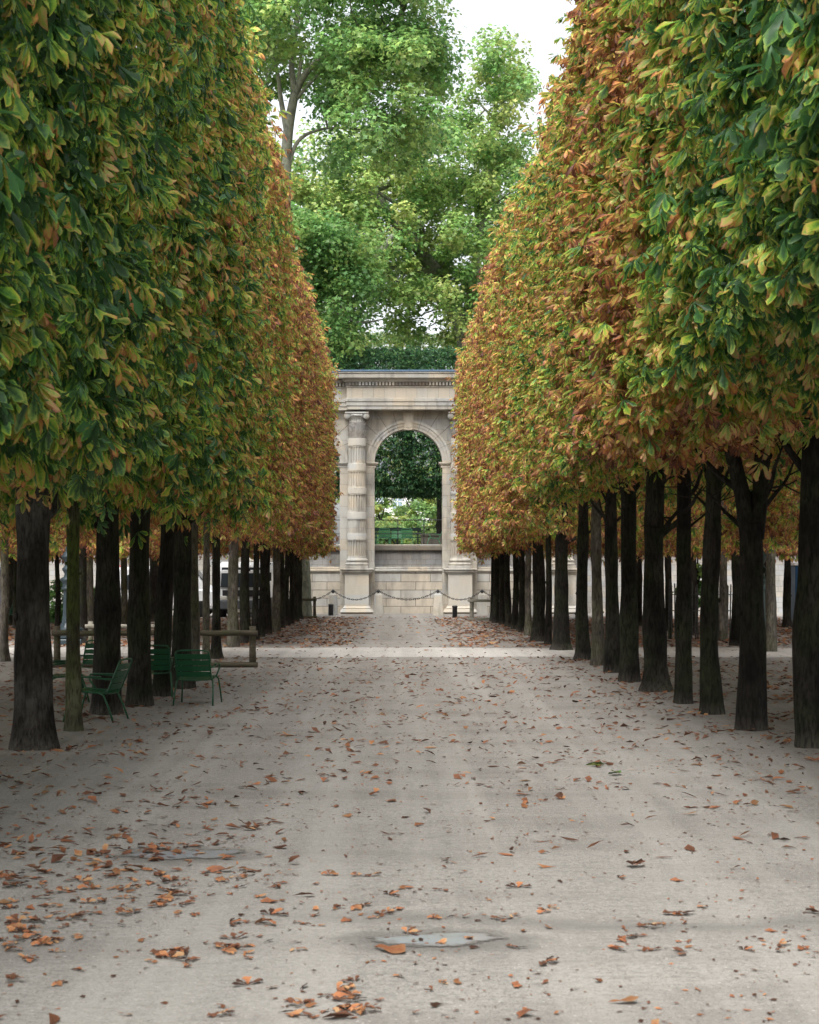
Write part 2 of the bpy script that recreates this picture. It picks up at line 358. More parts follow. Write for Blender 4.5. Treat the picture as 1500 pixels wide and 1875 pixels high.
# cross path with wobbling edges, its sand painted lighter for open-sky brightness
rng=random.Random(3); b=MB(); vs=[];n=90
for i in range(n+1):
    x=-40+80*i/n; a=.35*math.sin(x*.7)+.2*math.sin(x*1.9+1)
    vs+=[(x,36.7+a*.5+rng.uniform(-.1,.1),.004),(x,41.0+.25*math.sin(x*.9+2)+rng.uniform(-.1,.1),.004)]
b.add(vs,[(2*i,2*i+2,2*i+3,2*i+1) for i in range(n)]); o=b.build('path',PATH_SKYLIT,fix=False); o['kind']='structure'
sheet('terrace_ground',-60,60,73.7,200,3.0,GROUND)

def puddle(cx,cy,rx,ry,seed):
    rg=random.Random(seed); n=48; b=MB(); ed=[]
    ph=[rg.uniform(0,6.28) for _ in range(4)]
    rings=[0,.45,.75,1.0]; vs=[(cx,cy,.006)]; ed=[0.0]
    for r in rings[1:]:
        for k in range(n):
            a=2*math.pi*k/n; q=1+.12*math.sin(2*a+ph[0])+.1*math.sin(3*a+ph[1])+.07*math.sin(5*a+ph[2])
            vs.append((cx+rx*r*q*math.cos(a),cy+ry*r*q*math.sin(a),.006)); ed.append(r**2)
    fs=[(0,1+k,1+(k+1)%n) for k in range(n)]
    for r in range(2):
        for k in range(n):
            l=(k+1)%n; fs.append((1+r*n+k,1+r*n+n+k,1+r*n+n+l,1+r*n+l))
    b.add(vs,fs); me=b.mesh('puddle',WATER); at=me.attributes.new('edge','FLOAT','POINT'); at.data.foreach_set('value',ed)
    o=link('puddle',me); o['kind']='structure'; return o
puddle(wx(335,11.4),11.42,.45,.25,1)
puddle(wx(800,8.85),8.8,.43,.18,2)

# ------------------------------------------------------------------ foliage meshes (numpy)
def nrm(a): return a/np.maximum(np.linalg.norm(a,axis=-1,keepdims=True),1e-9)
def fast_mesh(name,V,polys_per,nv,cnt,rnd,edge,material):
    """V (cnt*nv,3); polys_per: list of tuples for one piece"""
    me=bpy.data.meshes.new(name)
    lo=np.concatenate([np.array(p) for p in polys_per]); sz=np.array([len(p) for p in polys_per])
    L=(lo[None,:]+(np.arange(cnt)*nv)[:,None]).ravel().astype(np.int32)
    S=np.tile(sz,cnt); st=np.concatenate([[0],np.cumsum(S)[:-1]]).astype(np.int32)
    me.vertices.add(cnt*nv); me.vertices.foreach_set('co',V.astype(np.float32).ravel())
    me.loops.add(len(L)); me.loops.foreach_set('vertex_index',L)
    me.polygons.add(len(S)); me.polygons.foreach_set('loop_start',st)
    try: me.polygons.foreach_set('loop_total',S.astype(np.int32))
    except Exception: pass
    me.polygons.foreach_set('use_smooth',np.ones(len(S),dtype=bool))
    a=me.attributes.new('rnd','FLOAT','POINT'); a.data.foreach_set('value',rnd.astype(np.float32).ravel())
    a=me.attributes.new('edge','FLOAT','POINT'); a.data.foreach_set('value',edge.astype(np.float32).ravel())
    me.materials.append(material); me.update(calc_edges=True); return me
def leaflet_topo(hi):
    t,wd=([.2,.42,.6,.76,.9],[.2,.5,.86,1.0,.6]) if hi==2 else (([.3,.68],[.45,1.0]) if hi==1 else ([.62],[1.0]))
    k=len(t); f=[(0,2,1),(0,3,2)]
    for r in range(k-1):
        a=1+3*r; f+=[(a,a+1,a+4,a+3),(a+1,a+2,a+5,a+4)]
    a=1+3*(k-1); T=1+3*k; f+=[(a,a+1,T),(a+1,a+2,T)]
    return np.array(t),np.array(wd),f,2+3*k
def leaflets(B,D,NN,Ln,Wd,fold,curv,rnd,hi):
    """arrays of leaflets: base, direction, normal, length, half width -> verts"""
    t,wd,f,nv=leaflet_topo(hi); n=len(B)
    D=nrm(D); NN=nrm(NN-(NN*D).sum(1,keepdims=True)*D); S=np.cross(D,NN)
    V=np.zeros((n,nv,3)); E=np.zeros((n,nv))
    rz=np.random.default_rng(n); jag=.5+.68*rz.random((n,len(t),2)) if hi else np.ones((n,len(t),2)); ruf=(rz.random((n,len(t),2))-.5)*.55*(hi>0)
    def along(tt):
        k=curv; return (B+Ln[:,None]*(D*(np.sin(k*tt)/k)[:,None]-NN*((1-np.cos(k*tt))/k)[:,None]))
    V[:,0]=B; 
    for r,(tt,ww) in enumerate(zip(t,wd)):
        m=along(tt); a=1+3*r; up=NN*np.cos(curv*tt)[:,None]+D*np.sin(curv*tt)[:,None]
        off=(Wd*ww*np.cos(fold))[:,None]*S; u=(Wd*ww*np.sin(fold))[:,None]*up
        q0=jag[:,r,0:1]; q1=jag[:,r,1:2]; V[:,a]=m+(u-off)*q0+up*(Wd*ruf[:,r,0])[:,None]; V[:,a+1]=m; V[:,a+2]=m+(off+u)*q1+up*(Wd*ruf[:,r,1])[:,None]
        E[:,a]=E[:,a+2]=.45+.5*tt; E[:,a+1]=.1+.5*tt
    V[:,-1]=along(1.0); E[:,-1]=1.0
    return V.reshape(-1,3),np.repeat(rnd,nv),E.ravel(),f,nv
def compound_mesh(name,P,O,NL,size,nl,hi,rg,material,wr=.36,droop=(.2,.95)):
    n=len(P); O=nrm(O); NL=nrm(NL-(NL*O).sum(1,keepdims=True)*O); S=np.cross(O,NL)
    crnd=rg.random(n); Bs=[];Ds=[];Ns=[];Ls=[];Ws=[];Fs=[];Cs=[];Rs=[]
    for k in range(nl):
        u=-1+2*k/(nl-1); a=u*1.85+rg.normal(0,.14,n)
        D=O*np.cos(a)[:,None]+S*np.sin(a)[:,None]
        dr=rg.uniform(*droop,n); nn=NL*np.cos(dr)[:,None]+D*np.sin(dr)[:,None]; D=D*np.cos(dr)[:,None]-NL*np.sin(dr)[:,None]
        nn=nn+rg.normal(0,.3,(n,3))
        L=size*(1-.42*abs(u)**1.4)*rg.uniform(.85,1.15,n)
        Bs.append(P);Ds.append(D);Ns.append(nn);Ls.append(L);Ws.append(L*wr*.5*rg.uniform(.8,1.15,n))
        r=.7*crnd+.3*rg.random(n); Rs.append(r)
        dry=np.clip((r-.5)*1.6,0,1); Fs.append(rg.uniform(-.15,.5,n)+dry*rg.uniform(0,1.1,n)); Cs.append(rg.uniform(.1,.9,n)+dry*rg.uniform(-.9,1.8,n)+1e-3)
    V,r,E,f,nv=leaflets(*[np.concatenate(x) for x in (Bs,Ds,Ns,Ls,Ws,Fs,Cs,Rs)],hi)
    return fast_mesh(name,V,f,nv,n*nl,r,E,material)
def wob(a,b,ph,s=1.0):
    return (np.sin(a*2.1*s+ph[0])*np.cos(b*1.7*s+ph[1])+.6*np.sin(a*4.3*s+ph[2]+b*2.2*s)+.45*np.cos(b*5.1*s+ph[3]-a*3.0*s))/2.05
def crown_mesh(name,seed,L=2.7,Hh=7.8,hw=2.2,size=.2,hi=1,nl=6,dens=(78,30,55,26,14),material=None,rtop=.45,rbot=.2):
    rg=np.random.default_rng(seed); ph=rg.uniform(0,6.28,8); Ps=[];Os=[];Ns=[]
    def put(n,face):
        J=rg.normal(0,1,(n,3)); e=np.minimum(rg.exponential(.27,n),1.0); out=rg.random(n)<.03; e=np.where(out,-rg.uniform(.05,.28,n),e)
        y=rg.uniform(-L/2,L/2,n); z=rg.uniform(0,Hh,n); x=rg.uniform(-hw,hw,n)
        if face in(0,1):
            s=1 if face==0 else -1
            rd=rtop*np.clip((z-(Hh-1.1*rtop*2))/(1.1*rtop*2),0,1)**2*1.4+rbot*np.clip((.7-z)/.7,0,1)**2
            yb=.16*np.clip((np.abs(y)-(L/2-.55))/.55,0,1)**2
            xx=s*(hw-e-rd-yb+.17*wob(y,z,ph[face:face+4]))
            P=np.stack([xx,y,z],1); o=np.array([s*1.0,0,-.22]); nn=np.array([s*.38,0,.95])
        elif face==2:
            ang=.25*wob(x,y,ph[2:6],1.2)
            zz=np.minimum(e*.9,.9)-.1+ang-np.where(rg.random(n)<.05,rg.uniform(.05,.3,n),0)+.1*(np.abs(x)/hw)**3
            P=np.stack([x,y,zz],1); J[:,2]*=.3; o=np.array([0,0,-.55]); nn=np.array([0,0,.9]); 
        elif face==3:
            P=np.stack([x,y,Hh-e*.8+.22*wob(x,y,ph[3:7])-rtop*(np.abs(x)/hw)**4],1); J[:,2]*=.4; o=np.array([0,0,.25]); nn=np.array([0,0,1.0])
        else:
            s=np.where(rg.random(n)<.5,1,-1); P=np.stack([x,s*(L/2-e-.1),z],1); o=np.stack([0*s,s*1.0,-.1+0*s],1); nn=np.stack([0*s,.5*s,.85+0*s],1)
        k=.5 if face!=2 else .85
        Ps.append(P);Os.append(o+J*k);Ns.append(nn+rg.normal(0,.34,(n,3)))
    area=[L*Hh,L*Hh,L*2*hw,L*2*hw,2*hw*Hh*2]
    for f in range(5): put(int(area[f]*dens[f]),f)
    P=np.concatenate(Ps);O=np.concatenate(Os);NL=np.concatenate(Ns)
    sz=size*np.where(rg.random(len(P))<.3,rg.uniform(.45,.75,len(P)),rg.uniform(.75,1.3,len(P)))
    return compound_mesh(name,P,O,NL,sz,nl,hi,rg,material)

CROWN_HI=[crown_mesh('crown',10+i,hi=2,nl=7,size=.235,material=CHESTNUT,dens=(98,14,60,10,8)) for i in range(4)]
CROWN_LO=[crown_mesh('crown',30+i,hi=1,nl=6,size=.2,material=CHESTNUT,dens=(135,26,75,16,22)) for i in range(4)]
CROWN_BACK=[crown_mesh('crown',50+i,L=3.2,hi=0,nl=5,size=.23,material=CHESTNUT,dens=(34,26,40,18,10)) for i in range(2)]
CROWN_TERR=[crown_mesh('crown',60+i,L=4.9,Hh=7.3,hw=2.3,hi=0,nl=5,size=.24,material=DARKLEAF,dens=(130,40,70,60,20),rtop=.9,rbot=.7) for i in range(2)]

CROWN_LIGHT=crown_mesh('crown',70,L=5.0,Hh=7.2,hw=2.4,hi=0,nl=5,size=.22,material=PALELEAF,dens=(60,5,10,60,8),rtop=1.1,rbot=.7)

# ------------------------------------------------------------------ trunks
def trunk_mesh(name,seed,r0,h=6.2,lean=(0,0),m=None,fork=None,n=16,limbs=4,first=2.9,flare=1.28):
    rg=random.Random(seed); b=MB(); ph=[rg.uniform(0,6.28) for _ in range(8)]
    K=30; pts=[];rad=[]
    wx_=[rg.uniform(-.035,.035) for _ in range(3)]
    def centre(z): return (lean[0]*z+wx_[0]*math.sin(z*1.1+ph[0])*1.2*min(1,z), lean[1]*z+wx_[1]*math.sin(z*.9+ph[1])*min(1,z), z)
    top=h if not fork else fork
    for i in range(K):
        z=-.08+(top+.08)*(i/(K-1))**1.25
        pts.append(centre(z) if z>0 else (0,0,z))
        zz=max(z,0); rad.append(r0*(1-.42*(zz/max(h,1))**1.0)*(1+(flare-1)*math.exp(-zz*4.2))*(1+.05*math.sin(zz*3.1+ph[2])+.035*math.sin(zz*7+ph[3])))
    def jit(i,q):
        z=pts[i][2]; f=math.exp(-max(z,0)*3)
        return 1+.05*math.sin(3*q+ph[4]+z*.8)+.04*math.sin(5*q+ph[5]-z*1.3)+f*.12*math.sin(4*q+ph[6])+.03*math.sin(9*q+ph[7]+z*4)
    b.tube(pts,rad,n,True,jit)
    c=centre(top)
    def limb(p,d,ln,r,depth=0,k=9):
        q=Vector(p); d=Vector(d).normalized(); P=[q-d*r*.8];Rr=[r]
        for i in range(k):
            d=(d+Vector((rg.uniform(-.16,.16),rg.uniform(-.16,.16),rg.uniform(-.02,.14)))).normalized(); q=q+d*ln/k; P.append(q.copy()); Rr.append(max(.008,r*(1-.8*(i+1)/k)))
        b.tube(P,Rr,8 if r>.05 else 6,True)
        if depth<1:
            for _ in range(3):
                j=rg.randint(3,k); dd=Vector((rg.uniform(-1,1),rg.uniform(-1,1),rg.uniform(-.3,.6)))
                limb(P[j],dd,ln*.5,Rr[j]*.6,depth+1,6)
    if fork:
        for s in (-1,1): limb((c[0]+s*r0*.35,c[1],c[2]-.1),(s*.3 if s<0 else .07,0,1),h-fork+1.0,r0*.66,1,10)
    for i in range(limbs):
        z=first+rg.uniform(0,1.6); a=rg.uniform(0,6.28)
        cc=centre(z); limb(cc,(math.cos(a),math.sin(a),rg.uniform(.4,1.1)),rg.uniform(.7,1.2),r0*rg.uniform(.18,.42))
    for i in range(3):  # knots
        z=rg.uniform(.9,2.8); a=rg.uniform(0,6.28); cc=centre(z); rr=r0*(1-.42*z/h)*.93
        b.lathe([(r0*.26,0),(r0*.22,.02),(r0*.1,.035)],(0,0,0),8); k0=len(b.v)-24
        mt=Matrix.Translation((cc[0]+rr*math.cos(a),cc[1]+rr*math.sin(a),z))@Matrix.Rotation(a,4,'Z')@Matrix.Rotation(R(90),4,'Y')
        for j in range(k0,len(b.v)): b.v[j]=tuple(mt@Vector(b.v[j]))
    return b.mesh(name,m or BARK)

WORDS=['first','second','third','fourth','fifth','sixth','seventh','eighth','ninth','tenth','eleventh','twelfth','thirteenth','fourteenth','fifteenth','sixteenth','seventeenth','eighteenth','nineteenth','twentieth']
AU={}
def make_tree(x,d,side,label,group,tm,crown,cx,zb,zs,aut,ry=0):
    t=thing('chestnut_tree',label,'tree',(x,d,0),0,group)
    link('trunk',tm,t)
    c=link('crown',crown,t,(cx-x,0,zb)); c.scale=(1,1,zs); c.rotation_euler=(0,0,0 if side<0 else math.pi); c.color=(aut,0,0,1)
    return t
def aut_at(side,d):
    pts={-1:[(8,.02),(14,.03),(22,.14),(30,.27),(37,.41),(41,.54),(50,.57),(66,.52)],1:[(8,0),(12,.02),(15,.16),(18,.4),(23,.45),(30,.3),(37,.36),(41,.53),(50,.58),(66,.52)]}[side]
    return float(np.interp(d,[p[0] for p in pts],[p[1] for p in pts]))
# (photo x of trunk, photo row of its base, trunk width in photo px, style, words)
RIGHT=[(1490,1367,64,'',''),(1376,1336,48,'fork',''),(1303,1307,36,'',''),(1252,1288,30,'',''),(1200,1265,42,'flare',''),(1152,1248,33,'',''),(1121,1231,27,'',''),(1094,1218,22,'pale',''),(1067,1208,23,'flare','')]
RFAR=[(1028,1190,27,'flare',''),(1004,1180,12,'',''),(986,1174,24,'',''),(968,1163,12,'pale',''),(955,1157,13,'',''),(943,1152,12,'',''),(931,1148,12,'',''),(920,1144,11,'',''),(908,1141,11,'',''),(903,1138,10,'','')]
LEFT=[(-47,1436,60,'',''),(62,1370,68,'peel',''),(135,1338,26,'moss',''),(196,1307,50,'',''),(257,1292,42,'',''),(297,1274,32,'',''),(333,1260,36,'',''),(357,1246,19,'pale',''),(378,1217,14,'pale',''),(396,1206,16,'flare','')]
LFAR=[(428,1184,20,'pale',''),(451,1178,18,'',''),(468,1172,12,'',''),(479,1166,11,'',''),(491,1161,13,'',''),(505,1157,15,'pale',''),(517,1150,10,'',''),(527,1146,10,'',''),(533,1142,10,'','')]
idx=0
desc={'':'dark upright trunk','fork':'trunk forking into two limbs','flare':'broad flared root foot','pale':'paler grey trunk','moss':'thin trunk green with moss','peel':'thick trunk with pale peeling bark'}
def row(lst,side,block,inner,zb,zs,hi_d=24):
    global idx
    for i,(px,py,wd,st,_) in enumerate(lst):
        d=gd(py); x=wx(px,d); r=wd*d/F/2*1.0
        mt={'pale':BARKPALE,'moss':BARKMOSS,'peel':BARKPALE}.get(st,BARK)
        lean=(0,0)
        if st=='peel': mt=BARKPEEL
        if px==297: lean=(.03,0)
        tm=trunk_mesh('trunk',100+idx,r*1.02,lean=lean,m=mt,fork=2.55 if st=='fork' else None,flare={'flare':1.65,'fork':1.2,'moss':1.3,'peel':1.4}.get(st,1.25),limbs=2 if r<.12 else 6,first=2.35)
        sname='right' if side>0 else 'left'
        lab=f"{WORDS[i]} chestnut of the {sname} row {block}, {desc[st]}"
        cr=(CROWN_HI if d<hi_d else CROWN_LO)[idx%4]
        inn=inner+random.Random(idx).uniform(-.07,.07)
        make_tree(x,d,side,lab,f'clipped chestnuts lining the {sname} of the alley',tm,cr,side*(inn+2.2),zb+random.Random(idx+7).uniform(-.15,.15),zs*random.Random(idx+3).uniform(.98,1.02),aut_at(side,d)+random.Random(idx+5).uniform(-.05,.05))
        idx+=1
row(RIGHT,1,'before the cross path',2.6,3.72,.87)
row(LEFT,-1,'before the cross path',2.5,3.15,1.06)
row(RFAR,1,'beyond the cross path',2.43,3.03,.97)
row(LFAR,-1,'beyond the cross path',2.58,3.05,.94)
shared=[trunk_mesh('trunk',300+i,r,limbs=4) for i,r in enumerate((.2,.17,.23,.15))]
sharedp=[trunk_mesh('trunk',310+i,r,m=BARKPALE) for i,r in enumerate((.17,.14))]
# nearest trees: only their crowns reach into the picture
near_lab={1:['dark green crown filling the right edge, chestnut nearest the camera','green crown high at right, second chestnut from the camera','browning crown at right just before the first trunk in view'],
          -1:['large blurred green crown at the left edge, chestnut nearest the camera','green and tan crown at left, second chestnut from the camera']}
for side,ds in ((1,(16.2,13.9,11.7,9.5)),(-1,(13.3,11.2,9.0))):
    for k,d in enumerate(ds):
        lab=f"{WORDS[len(ds)-1-k]} crown from the camera in the {'right' if side>0 else 'left'} row, its trunk out of view"
        make_tree(side*4.75,d,side,lab,f"clipped chestnuts lining the {'right' if side>0 else 'left'} of the alley",shared[k%4],CROWN_HI[(k+idx)%4],side*((2.6 if side>0 else 2.5)+2.2),(3.95+.04*k if side>0 else 3.08),.97 if side>0 else 1.12,aut_at(side,d)); idx+=1
# the rows run on past the camera
for side in (-1,1):
    for k,d in enumerate((6.6,4.0)):
        make_tree(side*4.75,d,side,f"{['second','first'][k]} clipped chestnut of the {'right' if side>0 else 'left'} row standing beside the camera",f"{'right' if side>0 else 'left'} row chestnuts beside the camera",shared[k%4],CROWN_BACK[k%2],side*4.9,3.0,.95,.2)
# last crowns of the far block, closing it next to the arcade
for side,d in ((1,64.2),(-1,61.5),(-1,64.0)):
    make_tree(side*3.9,d,side,f"{'last' if d!=61.5 else 'last but one'} orange chestnut of the {'right' if side>0 else 'left'} row, closest to the arcade",f"clipped chestnuts lining the {'right' if side>0 else 'left'} of the alley",shared[1],CROWN_LO[idx%4],side*((2.43 if side>0 else 2.58)+2.2),2.75,.98,aut_at(side,d)); idx+=1
# rows behind: trunks seen in the photo first, then the rest of the grid
BACK=[(1325,1172,16,'p'),(1413,1193,19,'p'),(1441,1149,15,'d'),(1224,1156,14,'d'),(1348,1182,20,'d'),(1172,1146,9,'d'),(7,1211,17,'p'),(105,1152,10,'d'),(157,1153,16,'p'),(228,1146,13,'p'),(30,1150,11,'d')]
placed=[]
for i,(px,py,wd,st) in enumerate(BACK):
    d=gd(py); x=wx(px,d); side=1 if x>0 else -1; placed.append((x,d))
    tm=trunk_mesh('trunk',400+i,wd*d/F/2,m=BARKPALE if st=='p' else BARK)
    lab=f"{'pale slender' if st=='p' else 'dark'} chestnut trunk in the {'right' if side>0 else 'left'} back rows, {WORDS[sum(1 for q in BACK[:i] if (q[0]>728)==(px>728))]} of those seen against the wall"
    make_tree(x,d,side,lab,'chestnuts in the rows behind',tm,CROWN_BACK[i%2],x,2.7,.95,.6)
k=0
for side in (-1,1):
    for x0 in (9.0,13.4,17.8):
        for d in list(np.arange(10.5,36,3.0))+list(np.arange(43.0,64,3.0)):
            if d<37 and x0>10: continue
            x=side*x0+.25*math.sin(d*3+x0); dd=d+.4*math.sin(d*7+x0)
            if any(abs(px-x)<2.4 and abs(pd-dd)<1.9 for px,pd in placed): continue
            if abs(side*x0)<10 and 42<dd<45 : continue
            lab={9.0:'second',13.4:'third',17.8:'outer'}[x0]
            zone='before' if d<37 else 'beyond'
            make_tree(x,dd,side,f"clipped chestnut in the {lab} row from the alley, {'right' if side>0 else 'left'} side, {zone} the path",f"chestnuts of the {lab} {'right' if side>0 else 'left'} row {zone} the path",shared[k%4] if k%3 else sharedp[k%2],CROWN_BACK[k%2],x,2.75,.95,.5 if d<37 else .68); k+=1

# ------------------------------------------------------------------ plane trees and far greenery
def plane_leaf(n):
    ang=np.linspace(0,2*np.pi,9)[:-1]-np.pi/2; rad=np.array([.35,.8,.5,1.0,.55,1.0,.5,.8])
    pts=np.stack([np.cos(ang)*rad,np.sin(ang)*rad,np.where(np.arange(8)%2==0,.02,-.12)],1)
    return np.concatenate([[[0,0,.1]],pts]),[(0,1+i,1+(i+1)%8) for i in range(8)],9
def clump_crown(name,C,Rr,per,leaf,seed,material,flat=.75,cards=True):
    """leaf clumps round centres C with radii Rr"""
    rg=np.random.default_rng(seed); n=len(C)*per
    c=np.repeat(C,per,0); r=np.repeat(Rr,per); cr=np.repeat(rg.random(len(C)),per)
    u=nrm(rg.normal(0,1,(n,3))); rad=rg.random(n)**.45
    off=u*(rad*r)[:,None]; off[:,2]*=flat
    P=c+off
    nn=nrm(u*.6+np.array([0,-.1,.75])+rg.normal(0,.45,(n,3)))
    a=rg.normal(0,1,(n,3)); A=nrm(a-(a*nn).sum(1,keepdims=True)*nn); B=np.cross(nn,A)
    s=leaf*rg.uniform(.6,1.25,n)
    T,f,nv=plane_leaf(8) if cards else (None,None,None)
    V=P[:,None,:]+s[:,None,None]*(T[None,:,0:1]*A[:,None,:]+T[None,:,1:2]*B[:,None,:]+T[None,:,2:3]*nn[:,None,:])
    rnd=np.repeat(.55*cr+.45*rg.random(n),nv); E=np.tile(np.array([.2]+[.6]*8),n)
    return fast_mesh(name,V.reshape(-1,3),f,nv,n,rnd,E,material)
def inpoly(x,y,poly):
    c=False;j=len(poly)-1
    for i in range(len(poly)):
        xi,yi=poly[i];xj,yj=poly[j]
        if (yi>y)!=(yj>y) and x<(xj-xi)*(y-yi)/(yj-yi)+xi: c=not c
        j=i
    return c
def crown_points(poly,holes,d0,spread,n,seed,rmin,rmax):
    """clump centres filling an outline of the crown, at the tree's own distance, spread in depth"""
    rg=random.Random(seed); C=[];Rr=[]; xs=[p[0] for p in poly]; ys=[p[1] for p in poly]
    while len(C)<n:
        x=rg.uniform(min(xs),max(xs)); y=rg.uniform(min(ys),max(ys))
        if not inpoly(x,y,poly): continue
        if any(((x-a)/rx)**2+((y-b)/ry)**2<1 for a,b,rx,ry in holes): continue
        d=d0+rg.uniform(-spread,spread); C.append((wx(x,d0)*1.0,d,wz(y,d0))); Rr.append(rg.uniform(rmin,rmax))
    return np.array(C),np.array(Rr)
def limb_path(b,px,d,r0,r1,n=10):
    pts=[Vector((wx(x,dd),dd,wz(y,dd))) for x,y,dd in [(p[0],p[1],p[2] if len(p)>2 else d) for p in px]]
    P=[];Rr=[];k=len(pts)-1; m=6
    for i in range(k):
        p0=pts[max(i-1,0)];p1=pts[i];p2=pts[i+1];p3=pts[min(i+2,k)]
        for j in range(m):
            t=j/m; q=.5*((2*p1)+(p2-p0)*t+(2*p0-5*p1+4*p2-p3)*t*t+(3*p1-p0-3*p2+p3)*t**3); P.append(q); Rr.append(r0+(r1-r0)*(i+t)/k)
    P.append(pts[-1]); Rr.append(r1)
    b.tube(P,Rr,n,True)
def plane_tree(label,base,d,poly,holes,n,per,spread,limbs,seed,leaf=.17,aut=.5,rr=(.6,1.55),group='plane trees behind the alley',m=None):
    t=thing('plane_tree',label,'tree',(base[0],base[1],base[2]),0,group)
    b=MB()
    for px,r0,r1 in limbs: limb_path(b,px,d,r0,r1)
    C,Rr=crown_points(poly,holes,d,spread,n,seed,*rr)
    nodes=np.array(b.v); rgb=random.Random(seed)
    for c0 in C[::3]:      # branchlets reaching out to the leaf masses
        dd=np.linalg.norm(nodes-c0,axis=1); a0=Vector(nodes[int(dd.argmin())]); c1=Vector(c0); md=(a0+c1)/2+Vector((rgb.uniform(-.3,.3),rgb.uniform(-.3,.3),rgb.uniform(-.1,.5)))
        if (c1-a0).length<7: b.tube([a0,md,c1],[.05,.035,.012],5)
    o=b.build('trunk',PLANEBARK,t); o.location=-Vector(base)
    me=clump_crown('crown',C,Rr,per,leaf,seed,m or PLANELEAF); c=link('crown',me,t,-Vector(base)); c.color=(aut,0,0,1)
    return t
bd=66.5
plane_tree('tall plane tree with mottled trunk standing left of the arcade',(wx(553,bd),bd,0),bd,
  [(380,-120),(820,-120),(815,30),(808,120),(800,200),(790,262),(760,280),(700,300),(640,262),(585,282),(560,215),(600,170),(560,110),(500,130),(440,150),(370,100)],
  [(560,215,30,46),(595,168,22,25),(700,250,22,16),(640,300,30,14)],215,200,4.2,
  [([(553,1133),(552,1060),(548,960),(535,700),(522,420),(526,260),(540,170)],.42,.17),([(540,172),(534,110),(545,40),(560,-80)],.14,.05),([(538,180),(556,140),(590,105),(630,95),(690,70),(740,20)],.16,.05),([(527,250),(515,185),(505,120),(470,30)],.13,.04),([(545,160),(552,100),(548,70)],.09,.03),([(536,190),(570,150),(600,130),(660,135)],.09,.03),([(524,330),(545,260),(600,235),(690,240)],.1,.03)],11,leaf=.135,aut=.52)
bd=86
plane_tree('broad pale green plane tree rising behind the arcade',(wx(868,bd),bd,3.0),bd,
  [(555,290),(640,270),(720,290),(760,240),(830,230),(860,150),(900,105),(960,110),(985,165),(965,190),(985,260),(950,420),(905,560),(875,640),(835,625),(790,612),(735,600),(690,560),(640,560),(590,540),(560,470),(520,400),(530,330)],
  [(718,526,22,30),(612,300,16,16),(965,205,18,26)],360,195,5.0,
  [([(868,1000),(866,800),(850,620),(800,500),(720,400),(672,345)],.5,.26),([(672,348),(705,342),(740,316),(772,311),(800,345),(810,360)],.17,.07),([(680,345),(720,370),(765,405),(790,450)],.12,.05),([(850,620),(880,420),(900,250),(915,130)],.3,.07),([(905,215),(880,190),(865,150)],.08,.03),([(800,500),(720,490),(660,520),(610,560)],.2,.06)],23,leaf=.14,aut=.66)
bd=79.5
plane_tree('shaded plane tree with drooping dark boughs above the left bay',(wx(585,bd),bd,3.0),bd,
  [(520,380),(600,420),(690,440),(690,490),(662,560),(655,600),(640,640),(625,685),(600,690),(560,600),(500,520)],[(700,560,20,20)],125,190,2.5,
  [([(585,1000),(588,800),(592,640),(620,560),(690,470),(720,430)],.42,.1),([(600,620),(560,520),(530,430)],.2,.06),([(620,560),(650,590),(700,585)],.1,.03)],31,leaf=.135,aut=.46)
# clipped row on the terrace behind the arcade
for i,X in enumerate((-15.1,-10.65,-6.2,-1.75,2.75,7.2,11.65,16.1)):
    nm={-1.75:'dark clipped tree behind the left pier of the arcade, filling the arch',2.75:'dark clipped tree behind the right pier of the arcade'}.get(X)
    t=thing('clipped_tree',nm or f"dark clipped tree on the terrace, {WORDS[i]} of its row counted from the left",'tree',(X,79,3.0),0,'clipped trees on the terrace')
    link('trunk',shared[2],t); c=link('crown',CROWN_TERR[i%2],t,(0,0,2.7)); c.rotation_euler=(0,0,R(-90)); c.color=(.4,0,0,1); c.scale=(1,1,.93)
for i,X in enumerate((-11.9,-7.1,-2.35,2.4,7.15,11.9)):
    t=thing('clipped_tree',f"light green clipped tree whose top shows over the darker row, {WORDS[i]} from the left",'tree',(X,95,3.0),0,'light clipped trees on the terrace')
    link('trunk',shared[1],t); c=link('crown',CROWN_LIGHT,t,(0,0,5.3)); c.rotation_euler=(0,0,R(-90)); c.color=(.55,0,0,1)
def bush(label,px,py,d,rx,rz,n,per,leaf,seed,m,aut,z0,name='shrub',cat='shrub',group=None,rr=(.4,.8)):
    rg=random.Random(seed); C=[];Rr=[]; X=wx(px,d); Z=wz(py,d)
    for _ in range(n):
        a=rg.uniform(0,6.28); q=rg.random()**.5; zz=rg.uniform(-1,1); k=math.sqrt(max(0,1-zz*zz*.8))
        C.append((rx*q*k*math.cos(a),rx*q*k*math.sin(a)*.8,Z-z0+rz*zz)); Rr.append(rg.uniform(*rr))
    t=thing(name,label,cat,(X,d,z0),0,group)
    b=MB()
    for _ in range(5): b.tube([(rg.uniform(-.1,.1),rg.uniform(-.1,.1),-.05),(rg.uniform(-.3,.3)*rx,rg.uniform(-.3,.3)*rx,(Z-z0)*.6),(rg.uniform(-.7,.7)*rx,rg.uniform(-.6,.6)*rx,Z-z0+rz*.6)],[.07,.05,.02],6)
    b.build('stem',BARK,t); c=link('foliage',clump_crown('foliage',np.array(C),np.array(Rr),per,leaf,seed,m),t); c.color=(aut,0,0,1); return t
bush('yellow-green leafy tree seen through the arch on its left',684,915,108,2.4,2.9,46,150,.16,41,PALELEAF,.62,3.0,'garden_tree','tree','garden trees seen through the arch')
bush('pale willowy tree seen through the middle of the arch',762,945,111,2.2,2.6,46,150,.13,42,PALELEAF,.42,3.0,'garden_tree','tree','garden trees seen through the arch')
